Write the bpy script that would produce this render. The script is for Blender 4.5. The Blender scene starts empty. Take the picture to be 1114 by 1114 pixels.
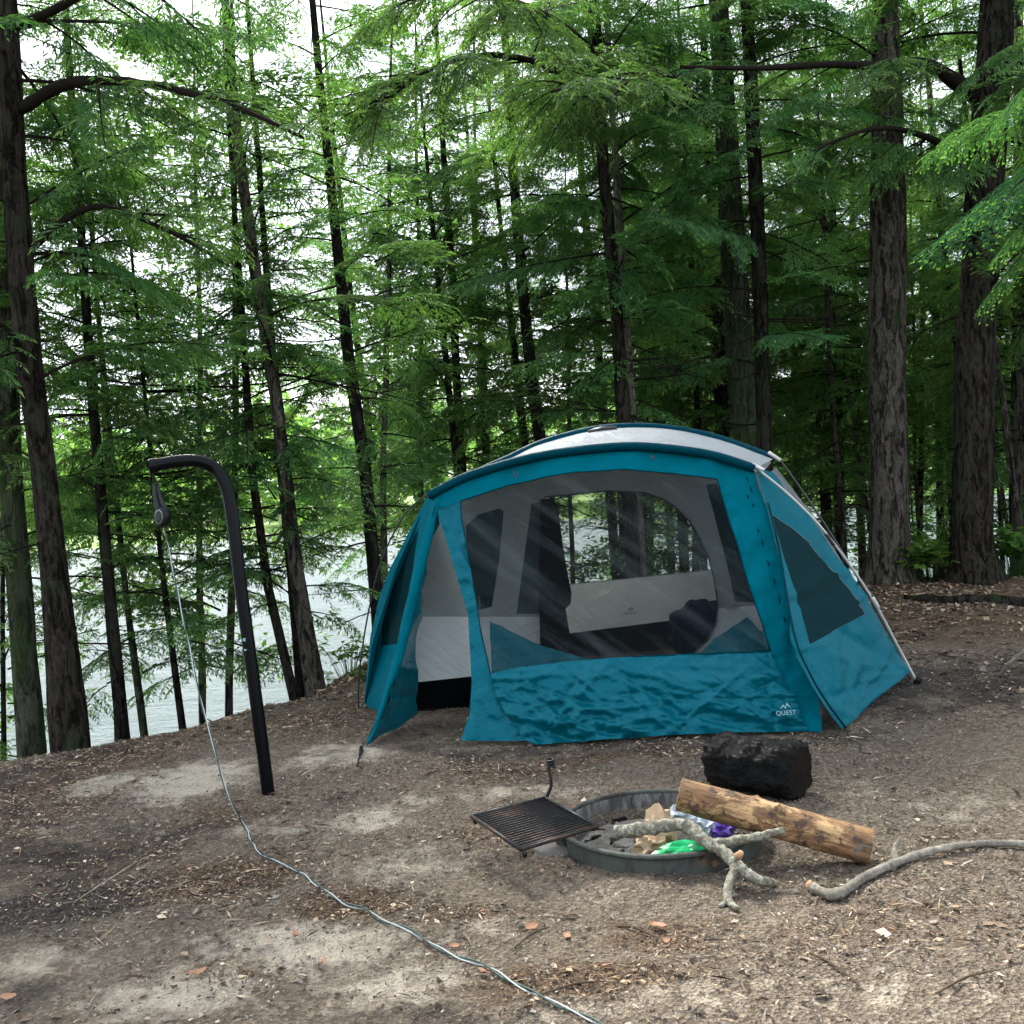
import bpy, bmesh, math, random
import numpy as np
from mathutils import Vector, Matrix, noise as mn
from mathutils.geometry import delaunay_2d_cdt

SC = bpy.context.scene
COL = SC.collection
R = math.radians
rnd = random.Random(7)
NR = np.random.RandomState

# ------------------------------------------------------------------ camera frame
F = 1114.0
EYE = np.array([0.0, 0.0, 1.55])
_p, _r = R(1.4), 0.06
_f = np.array([0, math.cos(_p), -math.sin(_p)])
_rt = np.array([1.0, 0, 0])
_up = np.cross(_rt, _f)
RT = math.cos(_r) * _rt - math.sin(_r) * _up
UP = math.cos(_r) * _up + math.sin(_r) * _rt
FW = _f

def ray(px, py):
    return FW + (px - 557) / F * RT - (py - 557) / F * UP

def P(px, py, d):
    return Vector(EYE + ray(px, py) * d)

# ------------------------------------------------------------------ noise in numpy
def _h(ix, iy, s):
    v = np.sin(ix * 127.1 + iy * 311.7 + s * 74.7) * 43758.5453
    return v - np.floor(v)

def vn(x, y, s=0):
    x = np.asarray(x, float); y = np.asarray(y, float)
    ix, iy = np.floor(x), np.floor(y)
    fx, fy = x - ix, y - iy
    fx = fx * fx * (3 - 2 * fx); fy = fy * fy * (3 - 2 * fy)
    a = _h(ix, iy, s); b = _h(ix + 1, iy, s); c = _h(ix, iy + 1, s); d = _h(ix + 1, iy + 1, s)
    return (a * (1 - fx) + b * fx) * (1 - fy) + (c * (1 - fx) + d * fx) * fy

def fbm(x, y, s=0, o=4):
    v = 0; a = .5; t = 0
    for k in range(o):
        v = v + a * vn(np.asarray(x) * 2 ** k + 17 * k, np.asarray(y) * 2 ** k + 9 * k, s + k); t += a; a *= .5
    return v / t

def sst(a, b, x):
    t = np.clip((x - a) / (b - a), 0, 1)
    return t * t * (3 - 2 * t)

# ------------------------------------------------------------------ terrain
WATER_Z = -2.6
AZ = [-180, -70, -40, -27, -19, -11.5, -8, 0, 10, 20, 35, 60, 180]
DC = [9, 8, 7.6, 7.9, 8.4, 9.2, 10.8, 12.3, 13.2, 13.9, 14.6, 18, 30]
SL = [.2, .36, .38, .38, .38, .36, .32, .24, .2, .19, .18, .1, .05]

def hz(x, y, micro=True):
    x = np.asarray(x, float); y = np.asarray(y, float)
    r = np.hypot(x, y); az = np.degrees(np.arctan2(x, y))
    dc = np.interp(az, AZ, DC) + (fbm(x * .5, y * .5, 3, 2) - .5) * .8
    sl = np.interp(az, AZ, SL)
    e = r - dc
    sp = .55 * np.log1p(np.exp(np.clip(e / .55, -30, 30)))
    z = -sl * sp
    z = np.maximum(z, -4.5)
    z = z + (fbm(x * .35, y * .35, 5, 3) - .5) * .14 * sst(2, 7, r) + .02 * np.clip(x, -6, 6) * sst(6, 9, r)
    if micro:
        z = z + (fbm(x * 2.2, y * 2.2, 11, 4) - .5) * .05
    return z

def G(px, py):
    d = ray(px, py); t = 1.0
    for k in range(4000):
        p = EYE + d * t
        if p[2] <= hz(p[0], p[1]):
            break
        t += .01
    return Vector((p[0], p[1], float(hz(p[0], p[1]))))

def gz(x, y):
    return float(hz(x, y))

def depth(v):
    return float(np.dot(np.array(v) - EYE, FW))

# ------------------------------------------------------------------ object helpers
def tag(o, label=None, cat=None, group=None, kind=None):
    if label: o['label'] = label
    if cat: o['category'] = cat
    if group: o['group'] = group
    if kind: o['kind'] = kind
    return o

def empty(name, loc, label=None, cat=None, group=None):
    o = bpy.data.objects.new(name, None); COL.objects.link(o)
    o.location = loc; o.empty_display_size = .1
    return tag(o, label, cat, group)

def link(name, me, mats, parent=None, loc=None):
    o = bpy.data.objects.new(name, me); COL.objects.link(o)
    if not isinstance(mats, (list, tuple)): mats = [mats]
    if len(me.materials) == 0:
        for m in mats: me.materials.append(m)
    if parent is not None: o.parent = parent
    if loc is not None: o.location = loc
    return o

class MB:
    """plain vertex / face collector; coordinates in world space, stored relative to org"""
    def __init__(s, org=(0, 0, 0)):
        s.v = []; s.f = []; s.m = []; s.org = Vector(org)
    def add(s, vs, fs, mi=0):
        b = len(s.v); s.v += [tuple(Vector(v) - s.org) for v in vs]
        s.f += [tuple(b + i for i in f) for f in fs]; s.m += [mi] * len(fs)
    def tube(s, pts, rad, n=10, cap=True, mi=0, wob=0, sq=None):
        pts = [Vector(p) for p in pts]
        if not isinstance(rad, (list, tuple)): rad = [rad] * len(pts)
        vs = []; fs = []; nrm = None
        for i, p in enumerate(pts):
            t = (pts[min(i + 1, len(pts) - 1)] - pts[max(i - 1, 0)]).normalized()
            if nrm is None:
                nrm = t.orthogonal().normalized()
            nrm = (nrm - t * nrm.dot(t)).normalized(); b = t.cross(nrm)
            for k in range(n):
                a = 2 * math.pi * k / n
                rr = rad[i]
                if wob: rr *= 1 + wob * (mn.noise(Vector((p.x * 30 + math.cos(a) * 2, p.y * 30 + math.sin(a) * 2, p.z * 30 + i * .3))))
                vs.append(p + (nrm * math.cos(a) + b * math.sin(a)) * rr)
        for i in range(len(pts) - 1):
            for k in range(n):
                fs.append((i * n + k, i * n + (k + 1) % n, (i + 1) * n + (k + 1) % n, (i + 1) * n + k))
        if cap:
            fs.append(tuple(range(n))[::-1]); fs.append(tuple(range((len(pts) - 1) * n, len(pts) * n)))
        s.add(vs, fs, mi)
    def box(s, c, h, rot=None, mi=0):
        rot = rot or Matrix.Identity(3)
        vs = [Vector(c) + rot @ Vector((h[0] * a, h[1] * b, h[2] * d)) for a in (-1, 1) for b in (-1, 1) for d in (-1, 1)]
        s.add(vs, [(0, 1, 3, 2), (4, 6, 7, 5), (0, 4, 5, 1), (2, 3, 7, 6), (0, 2, 6, 4), (1, 5, 7, 3)], mi)
    def mesh(s, name, smooth=True):
        me = bpy.data.meshes.new(name); me.from_pydata(s.v, [], s.f)
        me.polygons.foreach_set('material_index', s.m)
        if smooth: me.polygons.foreach_set('use_smooth', [True] * len(s.f))
        me.update(); return me
    def obj(s, name, mats, parent=None, smooth=True):
        me = s.mesh(name, smooth)
        o = link(name, me, mats, parent)
        if parent is None: o.location = s.org
        return o

def np_mesh(name, V, Q, attrs=None, mi=None, smooth=False, colattr=None):
    """V (n,3), Q (m,k) quads or tris"""
    me = bpy.data.meshes.new(name); k = Q.shape[1]
    me.vertices.add(len(V)); me.vertices.foreach_set('co', np.ascontiguousarray(V, np.float32).ravel())
    me.loops.add(Q.size); me.loops.foreach_set('vertex_index', np.ascontiguousarray(Q, np.int32).ravel())
    me.polygons.add(len(Q))
    me.polygons.foreach_set('loop_start', np.arange(0, Q.size, k, dtype=np.int32))
    me.polygons.foreach_set('loop_total', np.full(len(Q), k, np.int32))
    if mi is not None: me.polygons.foreach_set('material_index', np.ascontiguousarray(mi, np.int32))
    me.polygons.foreach_set('use_smooth', np.full(len(Q), smooth, bool))
    me.update(calc_edges=True)
    for a, vals in (attrs or {}).items():
        at = me.attributes.new(a, 'FLOAT', 'POINT'); at.data.foreach_set('value', np.ascontiguousarray(vals, np.float32))
    if colattr is not None:
        at = me.attributes.new('col', 'FLOAT_COLOR', 'POINT'); at.data.foreach_set('color', np.ascontiguousarray(colattr, np.float32).ravel())
    me.validate(); return me

def smoothpath(pts, n=6):
    """catmull-rom through points"""
    pts = [Vector(p) for p in pts]; out = []
    for i in range(len(pts) - 1):
        a = pts[max(i - 1, 0)]; b = pts[i]; c = pts[i + 1]; d = pts[min(i + 2, len(pts) - 1)]
        for k in range(n):
            t = k / n
            out.append(.5 * ((2 * b) + (c - a) * t + (2 * a - 5 * b + 4 * c - d) * t * t + (3 * b - a - 3 * c + d) * t ** 3))
    out.append(pts[-1]); return out

def lerpl(vals, n):
    """resample list of floats to n"""
    x = np.linspace(0, len(vals) - 1, n); return [float(v) for v in np.interp(x, range(len(vals)), vals)]

# ------------------------------------------------------------------ materials
def mat(name):
    m = bpy.data.materials.new(name); m.use_nodes = True
    nt = m.node_tree; nt.nodes.clear()
    return m, nt

class N:
    def __init__(s, nt): s.nt = nt
    def n(s, t, **kw):
        nd = s.nt.nodes.new(t)
        for k, v in kw.items():
            if k.startswith('_'): setattr(nd, k[1:], v)
        for k, v in kw.items():
            if k.startswith('_'): continue
            key = int(k[1:]) if k[0] == 'i' and k[1:].isdigit() else k.replace('__', ' ')
            inp = nd.inputs[key]
            if isinstance(v, bpy.types.NodeSocket): s.nt.links.new(v, inp)
            else: inp.default_value = v
        return nd
    def coord(s, scale=(1, 1, 1), kind='Object', rot=(0, 0, 0)):
        tc = s.n('ShaderNodeTexCoord')
        mp = s.n('ShaderNodeMapping', Vector=tc.outputs[kind]); mp.inputs['Scale'].default_value = scale
        mp.inputs['Rotation'].default_value = rot
        return mp.outputs[0]
    def noise(s, vec, scale=5, detail=4, rough=.6, dist=0):
        return s.n('ShaderNodeTexNoise', Vector=vec, Scale=scale, Detail=detail, Roughness=rough, Distortion=dist).outputs[0]
    def ramp(s, fac, stops):
        r = s.n('ShaderNodeValToRGB', Fac=fac); cr = r.color_ramp
        while len(cr.elements) < len(stops): cr.elements.new(.5)
        for e, (p, c) in zip(cr.elements, stops):
            e.position = p; e.color = (c[0], c[1], c[2], 1) if isinstance(c, (tuple, list)) else (c, c, c, 1)
        return r.outputs[0]
    def mix(s, fac, a, b, mode='MIX'):
        m = s.n('ShaderNodeMix', _data_type='RGBA', _blend_type=mode)
        for k, v in ((0, fac), (6, a), (7, b)):
            if isinstance(v, bpy.types.NodeSocket): s.nt.links.new(v, m.inputs[k])
            else: m.inputs[k].default_value = v if k == 0 else (v[0], v[1], v[2], 1)
        return m.outputs[2]
    def math(s, op, a, b=0.0):
        m = s.n('ShaderNodeMath', _operation=op)
        for k, v in ((0, a), (1, b)):
            if isinstance(v, bpy.types.NodeSocket): s.nt.links.new(v, m.inputs[k])
            else: m.inputs[k].default_value = v
        return m.outputs[0]
    def attr(s, name):
        return s.n('ShaderNodeAttribute', _attribute_name=name)
    def bump(s, h, strength=.5, dist=.01, normal=None):
        b = s.n('ShaderNodeBump', Height=h, Strength=strength, Distance=dist)
        if normal is not None: s.nt.links.new(normal, b.inputs['Normal'])
        return b.outputs[0]
    def pbr(s, color, rough=.6, normal=None, **kw):
        p = s.n('ShaderNodeBsdfPrincipled')
        def st(k, v):
            if isinstance(v, bpy.types.NodeSocket): s.nt.links.new(v, p.inputs[k])
            else: p.inputs[k].default_value = v if not (k in ('Base Color', 'Sheen Tint') and len(v) == 3) else (*v, 1)
        st('Base Color', color); st('Roughness', rough)
        if normal is not None: st('Normal', normal)
        for k, v in kw.items(): st(k.replace('__', ' '), v)
        return p.outputs[0]
    def mixs(s, fac, a, b):
        return s.n('ShaderNodeMixShader', i0=fac, i1=a, i2=b).outputs[0]
    def out(s, sh):
        s.n('ShaderNodeOutputMaterial', Surface=sh)

def simple(name, col, rough=.6, nscale=30, var=.25, bump=.2, metallic=0.0, spec=.5, bd=.004, sc=(1, 1, 1)):
    m, nt = mat(name); k = N(nt)
    v = k.coord(sc); n1 = k.noise(v, nscale, 5)
    n2 = k.noise(v, nscale * .15, 3)
    c = k.mix(n1, [x * (1 - var) for x in col], [min(1, x * (1 + var)) for x in col])
    c = k.mix(k.ramp(n2, [(.35, 0), (.65, 1)]), c, k.mix(.5, c, [x * (1 - var) for x in col]))
    k.out(k.pbr(c, rough, k.bump(n1, bump, bd), Metallic=metallic, Specular__IOR__Level=spec))
    return m

def foliage_mat(name, dark, light, tip, trans=.35, gloss=.06):
    m, nt = mat(name); k = N(nt)
    tone = k.attr('tone').outputs['Fac']; tp = k.attr('tip').outputs['Fac']
    oi = k.n('ShaderNodeObjectInfo').outputs['Random']
    c = k.mix(tone, dark, light)
    c = k.mix(tp, c, tip)
    hs = k.n('ShaderNodeHueSaturation', Color=c, Hue=k.math('ADD', k.math('MULTIPLY', oi, .05), .475),
             Value=k.math('ADD', k.math('MULTIPLY', oi, .4), .8)).outputs[0]
    d = k.n('ShaderNodeBsdfDiffuse', Color=hs).outputs[0]
    t = k.n('ShaderNodeBsdfTranslucent', Color=k.mix(.5, hs, [min(1, x) for x in (tip[0] * .8, tip[1], tip[2] * .7)])).outputs[0]
    s = k.mixs(trans, d, t)
    g = k.n('ShaderNodeBsdfGlossy', Color=(1, 1, 1, 1), Roughness=.45).outputs[0]
    k.out(k.mixs(gloss, s, g)); return m

def bark_mat(name, c1, c2, c3, moss=0.0, vs=14, bd=.02):
    m, nt = mat(name); k = N(nt)
    w = k.n('ShaderNodeTexNoise', Vector=k.coord((1, 1, .5)), Scale=5, Detail=3).outputs[1]
    vv = k.n('ShaderNodeVectorMath', _operation='MULTIPLY_ADD', i0=w, i1=(.16, .16, .3), i2=k.coord((1, 1, .13))).outputs[0]
    a = k.noise(vv, vs * 1.5, 4, .62); b = k.noise(vv, vs * 4, 4, .7); d = k.noise(k.coord((1, 1, .4)), 3.5, 4, .65)
    rid = k.ramp(a, [(.40, 0), (.54, 1)])
    plate = k.ramp(k.noise(k.coord((1, 1, .45)), 24, 4, .7), [(.38, 0), (.62, 1)])
    base = k.mix(k.ramp(b, [(.3, 0), (.7, 1)]), c1, c2)
    base = k.mix(k.ramp(d, [(.5, 0), (.68, .8)]), base, c3)
    base = k.mix(k.math('MULTIPLY', plate, .35), base, [x * .55 for x in c1])
    base = k.mix(rid, [x * .35 for x in c1], base)
    if moss:
        ms = k.ramp(k.noise(k.coord((1, 1, .5)), 3.5, 5, .7), [(.62 - moss * .25, 0), (.75 - moss * .2, .8)])
        base = k.mix(ms, base, (.030, .055, .018))
    h = k.math('ADD', k.math('MULTIPLY', rid, .6), k.math('ADD', k.math('MULTIPLY', b, .7), k.math('MULTIPLY', plate, .3)))
    k.out(k.pbr(base, .92, k.bump(h, 1.0, bd), Specular__IOR__Level=.04)); return m

M = {}
M['needles'] = foliage_mat('hemlock needles', (.022, .074, .034), (.078, .19, .054), (.25, .43, .07), .42, .02)
M['needles_far'] = foliage_mat('needles sunlit', (.03, .09, .035), (.07, .18, .05), (.17, .33, .06), .45)
M['fresh'] = foliage_mat('new growth needles', (.014, .068, .034), (.028, .105, .042), (.22, .40, .06), .3, .0)
M['leaf'] = foliage_mat('broad leaves', (.04, .12, .02), (.12, .27, .035), (.24, .42, .06), .5)
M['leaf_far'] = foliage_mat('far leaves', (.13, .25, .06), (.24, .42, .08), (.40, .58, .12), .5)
M['twig'] = simple('twig bark', (.017, .014, .011), .95, 60, .4, .6, spec=.05)
M['bark_dark'] = bark_mat('dark hemlock bark', (.015, .0145, .012), (.042, .039, .032), (.028, .029, .023), .35)
M['bark_brown'] = bark_mat('brown scaly bark', (.019, .0165, .0135), (.058, .050, .040), (.038, .036, .029), .3)
M['bark_grey'] = bark_mat('grey furrowed bark', (.040, .036, .030), (.15, .135, .11), (.085, .078, .064), .25, 12)
M['bark_moss'] = bark_mat('mossy grey bark', (.036, .040, .030), (.10, .105, .08), (.055, .065, .042), .8)
M['bark_pale'] = bark_mat('pale smooth bark', (.10, .09, .075), (.21, .19, .16), (.12, .11, .08), .3, 30, .006)
BARK = ['bark_dark', 'bark_brown', 'bark_grey', 'bark_moss', 'bark_pale']

# ground
def ground_mat():
    m, nt = mat('forest floor soil'); k = N(nt)
    v = k.coord((1, 1, 1))
    sand = k.attr('sand').outputs['Fac']; lit = k.attr('litter').outputs['Fac']; dk = k.attr('dark').outputs['Fac']
    n1 = k.noise(v, 3.2, 6, .68); n2 = k.noise(v, 22, 6, .7); n3 = k.noise(v, 120, 4, .7); n4 = k.noise(v, 9, 5, .7)
    vor = k.n('ShaderNodeTexVoronoi', Vector=v, Scale=75, Randomness=1)
    vor2 = k.n('ShaderNodeTexVoronoi', Vector=k.coord((1, 1, 1), rot=(0, 0, .6)), Scale=170, Randomness=1)
    cc = k.ramp(vor.outputs['Color'], [(.1, (.035, .027, .021)), (.4, (.10, .08, .06)), (.7, (.20, .165, .13)), (.93, (.40, .33, .24))])
    soil = k.mix(n2, (.055, .041, .028), (.285, .23, .168))
    soil = k.mix(.45, soil, cc)
    litc = k.mix(k.ramp(vor2.outputs['Color'], [(.2, 0), (.9, 1)]), (.034, .022, .014), (.20, .13, .075))
    lf = k.ramp(k.math('ADD', lit, k.math('MULTIPLY', k.math('SUBTRACT', n4, .5), 2.0)), [(.25, 0), (.6, 1)])
    soil = k.mix(k.math('MULTIPLY', lf, .9), soil, litc)
    sc = k.mix(n3, (.40, .34, .26), (.62, .55, .435))
    sf = k.ramp(k.math('ADD', sand, k.math('MULTIPLY', k.math('SUBTRACT', n4, .5), 1.5)), [(.34, 0), (.72, 1)])
    col = k.mix(k.math('MULTIPLY', sf, .85), soil, sc)
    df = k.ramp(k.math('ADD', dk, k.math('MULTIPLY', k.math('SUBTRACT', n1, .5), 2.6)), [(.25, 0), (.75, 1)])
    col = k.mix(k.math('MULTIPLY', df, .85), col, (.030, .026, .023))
    hgt = k.math('ADD', k.math('MULTIPLY', n2, .5), k.math('ADD', k.math('MULTIPLY', vor.outputs['Distance'], .5), k.math('MULTIPLY', n3, .3)))
    k.out(k.pbr(col, .95, k.bump(hgt, 1.0, .035), Specular__IOR__Level=.2)); return m
M['ground'] = ground_mat()

def water_mat():
    m, nt = mat('lake water'); k = N(nt)
    n1 = k.noise(k.coord((1, 1.8, 1)), 3.0, 6, .7); n2 = k.noise(k.coord((1, 1.6, 1)), .5, 3)
    h = k.math('ADD', k.math('MULTIPLY', n1, .5), n2)
    k.out(k.pbr((.15, .20, .225), .27, k.bump(h, 1.0, .9), IOR=1.36, Specular__IOR__Level=1.0)); return m
M['water'] = water_mat()

def nylon(name, col, rough=.42, trans=.25, creases=1.0, sheen=.3, foil=False):
    m, nt = mat(name); k = N(nt)
    v = k.coord((1, 1, 1)); v2 = k.coord((1, 1, 1.0), rot=(.3, .5, .4))
    def cr(sc, rot, ns, w):
        mp = k.n('ShaderNodeMapping', Vector=k.coord((1, 1, 1), rot=rot)); mp.inputs['Scale'].default_value = sc
        return k.math('MULTIPLY', k.noise(mp.outputs[0], ns, 4, .55, .2), w)
    h = k.math('ADD', cr((1.1, 1.1, 6), (0, .35, 0), 3, 1.0), cr((1.2, 1.2, 8), (0, -.75, .2), 3, .8))
    h = k.math('ADD', h, k.math('MULTIPLY', k.noise(v, 12, 3, .5), .4))
    if foil:
        wv = k.n('ShaderNodeVectorMath', _operation='MULTIPLY_ADD', i0=k.n('ShaderNodeTexNoise', Vector=v, Scale=5).outputs[1], i1=(.25, .25, .2), i2=k.coord((.7, .7, 1.6), rot=(0, .3, 0))).outputs[0]
        for sc_, w_ in ((11, .22),):
            e = k.n('ShaderNodeTexVoronoi', Vector=wv, Scale=sc_, _feature='F1').outputs[0]; h = k.math('ADD', h, k.math('MULTIPLY', e, w_))
    nm = k.bump(h, .6 * creases, .03)
    c = k.mix(k.noise(v, 3, 3), [x * .86 for x in col], [min(1, x * 1.12) for x in col])
    p = k.pbr(c, rough, nm, Specular__IOR__Level=sheen)
    pn = p.node; pn.inputs['Specular Tint'].default_value = (min(1, .15 + col[0] * 2.2), min(1, .15 + col[1] * 5), min(1, .15 + col[2] * 5), 1)
    t = k.n('ShaderNodeBsdfTranslucent', Color=c); nt.links.new(nm, t.inputs['Normal'])
    k.out(k.mixs(trans, p, t.outputs[0])); return m
M['teal'] = nylon('teal tent nylon', (.0, .130, .178), .5, .22, .6, .07)
M['teal_crinkle_shaded'] = nylon('shaded teal crinkled nylon', (.0, .086, .118), .22, .12, .8, .55, True)  # base colour darkened to paint in the shade of the lower panel
M['teal_dark'] = nylon('dark teal sleeve fabric', (.0, .036, .052), .5, .08, .6, .12)
M['white_fly'] = nylon('pale grey fly fabric', (.36, .39, .41), .5, .3, .9, .15)
M['grey_in'] = nylon('grey inner tent fabric', (.27, .30, .295), .6, .3, .7, .1)
M['light_in'] = nylon('light grey inner panel', (.60, .64, .64), .6, .35, .9, .1)
M['tub'] = nylon('black tub floor fabric', (.002, .0025, .003), .7, .0, .8, .08)
M['bag_blue'] = nylon('navy quilted fabric', (.003, .008, .030), .7, .0, .8, .15)

def screen_mat(name, op, col, sheen_streak=True, rot=(0, .9, 0)):
    m, nt = mat(name); k = N(nt)
    v = k.coord((1, 1, 1), rot=rot)
    mp = k.n('ShaderNodeMapping', Vector=v); mp.inputs['Scale'].default_value = (7, 1, .7)
    st = k.ramp(k.noise(mp.outputs[0], 1.6, 3, .55, .3), [(.46, 0), (.85, 1)])
    c = k.mix(st, col, (.07, .085, .088)) if sheen_streak else col  # paler diagonal streaks paint in the sheen of the wrinkled mesh
    d = k.n('ShaderNodeBsdfDiffuse'); 
    if isinstance(c, bpy.types.NodeSocket): nt.links.new(c, d.inputs[0])
    else: d.inputs[0].default_value = (*c, 1)
    t = k.n('ShaderNodeBsdfTransparent').outputs[0]
    fac = k.math('ADD', k.math('MULTIPLY', st, .12), op) if sheen_streak else op
    k.out(k.mixs(fac, t, d.outputs[0])); return m
M['screen'] = screen_mat('sheer insect mesh', .40, (.012, .015, .016))
M['mesh_dark'] = screen_mat('dark window mesh', .93, (.002, .022, .026), False)
M['mesh_sheer'] = screen_mat('sheer window mesh', .12, (.006, .008, .008), False)
M['black_cloth'] = nylon('black flap cloth', (.002, .0024, .0028), .8, .03, .8, .08)
M['alu'] = simple('pale fibreglass pole', (.55, .55, .53), .35, 40, .15, .1, .2)
M['pole_dark'] = simple('dark grey pole', (.035, .035, .035), .4, 40, .2, .1)
M['plastic_black'] = simple('black plastic', (.004, .004, .005), .45, 50, .2, .1, spec=.25)
M['ink_white'] = simple('white printed logo', (.22, .38, .42), .6, 80, .05, 0)
M['ink_black'] = simple('black printed logo', (.015, .015, .015), .6, 80, .05, 0)

def post_mat():
    m, nt = mat('glossy black paint'); k = N(nt)
    v = k.coord()
    ch = k.ramp(k.noise(v, 7, 6, .7), [(.70, 0), (.72, 1)])
    c = k.mix(ch, (.0025, .003, .004), (.10, .10, .10))
    k.out(k.pbr(c, .24, k.bump(k.noise(v, 90, 3), .10, .002), Specular__IOR__Level=.12)); return m
M['post'] = post_mat()

def ring_mat():
    m, nt = mat('galvanised grey green steel'); k = N(nt)
    v = k.coord(); n = k.noise(k.coord((1, 1, .5)), 7, 6, .75); n2 = k.noise(v, 45, 5, .7)
    c = k.mix(n2, (.036, .044, .038), (.085, .098, .085))
    c = k.mix(k.ramp(n, [(.47, 0), (.62, 1)]), c, (.030, .026, .022))
    c = k.mix(k.ramp(k.noise(v, 14, 5), [(.62, 0), (.7, 1)]), c, (.13, .075, .045))
    k.out(k.pbr(c, .6, k.bump(n2, .4, .003), Metallic=.1, Specular__IOR__Level=.2)); return m
M['ring'] = ring_mat()
def ring_in():
    m, nt = mat('ash stained steel'); k = N(nt)
    n = k.noise(k.coord((1, 1, .22)), 26, 6, .75); n2 = k.noise(k.coord(), 6, 4)
    c = k.mix(k.ramp(n, [(.40, 0), (.66, 1)]), (.035, .032, .028), (.30, .29, .265))
    c = k.mix(k.ramp(n2, [(.45, 0), (.65, 1)]), c, (.06, .055, .05))
    k.out(k.pbr(c, .85, k.bump(n, .4, .003))); return m
M['ring_in'] = ring_in()
M['ash'] = simple('grey ash and charcoal', (.10, .095, .088), .95, 60, .9, 1.0, bd=.02)
def grate_mat():
    m, nt = mat('rusty black iron'); k = N(nt)
    n = k.noise(k.coord(), 9, 6, .75)
    c = k.mix(k.ramp(n, [(.50, 0), (.72, 1)]), (.008, .010, .012), (.075, .038, .022))
    k.out(k.pbr(c, .5, k.bump(k.noise(k.coord(), 120, 4), .4, .002), Metallic=.5)); return m
M['grate'] = grate_mat()

def log_mat():
    m, nt = mat('peeled orange wood'); k = N(nt)
    v = k.coord((.28, 1, 1)); g = k.noise(v, 26, 6, .7, .4); p = k.noise(k.coord((.7, 1, 1)), 8, 5, .75, .6); q = k.noise(k.coord(), 17, 5, .7)
    c = k.mix(k.ramp(g, [(.3, 0), (.7, 1)]), (.085, .042, .018), (.31, .17, .07))
    c = k.mix(k.ramp(p, [(.54, 0), (.62, 1)]), c, (.44, .28, .13))
    c = k.mix(k.ramp(q, [(.53, 0), (.60, 1)]), c, (.06, .034, .02))
    c = k.mix(k.ramp(k.noise(k.coord((.5, 1, 1)), 4.0, 4, .6, 1.), [(.66, 0), (.78, 1)]), c, (.16, .145, .12))
    c = k.mix(k.ramp(k.noise(k.coord((.10, 1, 1)), 75, 4, .7), [(.36, .75), (.5, 0)]), c, (.05, .025, .012))
    k.out(k.pbr(c, .8, k.bump(k.math('ADD', g, k.math('MULTIPLY', k.ramp(p, [(.5, 0), (.6, 1)]), .8)), .7, .008))); return m
M['log'] = log_mat()
M['log_end'] = simple('cut log end', (.30, .19, .10), .85, 70, .4, .5)
def char_mat():
    m, nt = mat('charred wood'); k = N(nt)
    v = k.coord((.4, 1, 1)); n = k.noise(v, 30, 6, .75)
    vo = k.noise(k.coord((.12, 1, 1)), 42, 5, .7)
    c = k.mix(k.ramp(n, [(.35, 0), (.75, 1)]), (.0012, .0012, .0012), (.009, .0088, .0088))
    k.out(k.pbr(c, .42, Specular__IOR__Level=.14, normal=k.bump(k.math('ADD', k.ramp(vo, [(.35, 0), (.65, 1)]), n), 1.0, .012))); return m
M['char'] = char_mat()
M['char_end'] = simple('scorched end grain', (.014, .010, .007), .9, 40, .8, .8, bd=.02, spec=.1)
def branch_mat():
    m, nt = mat('lichen grey branch bark'); k = N(nt)
    n = k.noise(k.coord(), 45, 6, .75); n2 = k.noise(k.coord(), 120, 4)
    c = k.mix(n2, (.055, .045, .032), (.17, .15, .11))
    c = k.mix(k.ramp(n, [(.48, 0), (.58, 1)]), c, (.27, .28, .215))
    k.out(k.pbr(c, .9, k.bump(n, .7, .006))); return m
M['branch'] = branch_mat()
M['branch_grey'] = simple('weathered branch bark', (.27, .245, .20), .95, 55, .85, .9, bd=.01, spec=.1)
M['branch_brown'] = simple('brown twig bark', (.09, .065, .045), .9, 60, .5, .6, spec=.1)
M['branch_end'] = simple('raw broken wood', (.45, .27, .15), .8, 60, .3, .4)
M['paper'] = simple('tan paper bag', (.50, .36, .22), .85, 30, .25, .4)
M['green_wrap'] = simple('green plastic film', (.01, .42, .14), .3, 20, .2, .4)
M['clear_wrap'] = simple('white grey plastic film', (.50, .56, .62), .25, 25, .4, .5)
M['purple_wrap'] = simple('purple plastic film', (.14, .06, .42), .3, 20, .4, .4)
M['rope_white'] = simple('pale rope strand', (.40, .45, .44), .5, 120, .2, .3)
M['rope_green'] = simple('dark green rope strand', (.02, .055, .045), .6, 120, .3, .3)
M['dead_leaf'] = simple('dry orange leaf', (.30, .155, .085), .8, 60, .35, .3)
M['fern'] = M['leaf']
def litter_mat():
    m, nt = mat('bark chips and needles'); k = N(nt)
    k.out(k.pbr(k.attr('col').outputs['Color'], .9, None, Specular__IOR__Level=.2)); return m
M['litter'] = litter_mat()
M['hill'] = simple('meadow hillside', (.14, .24, .05), .95, 2, .3, .2)

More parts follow.
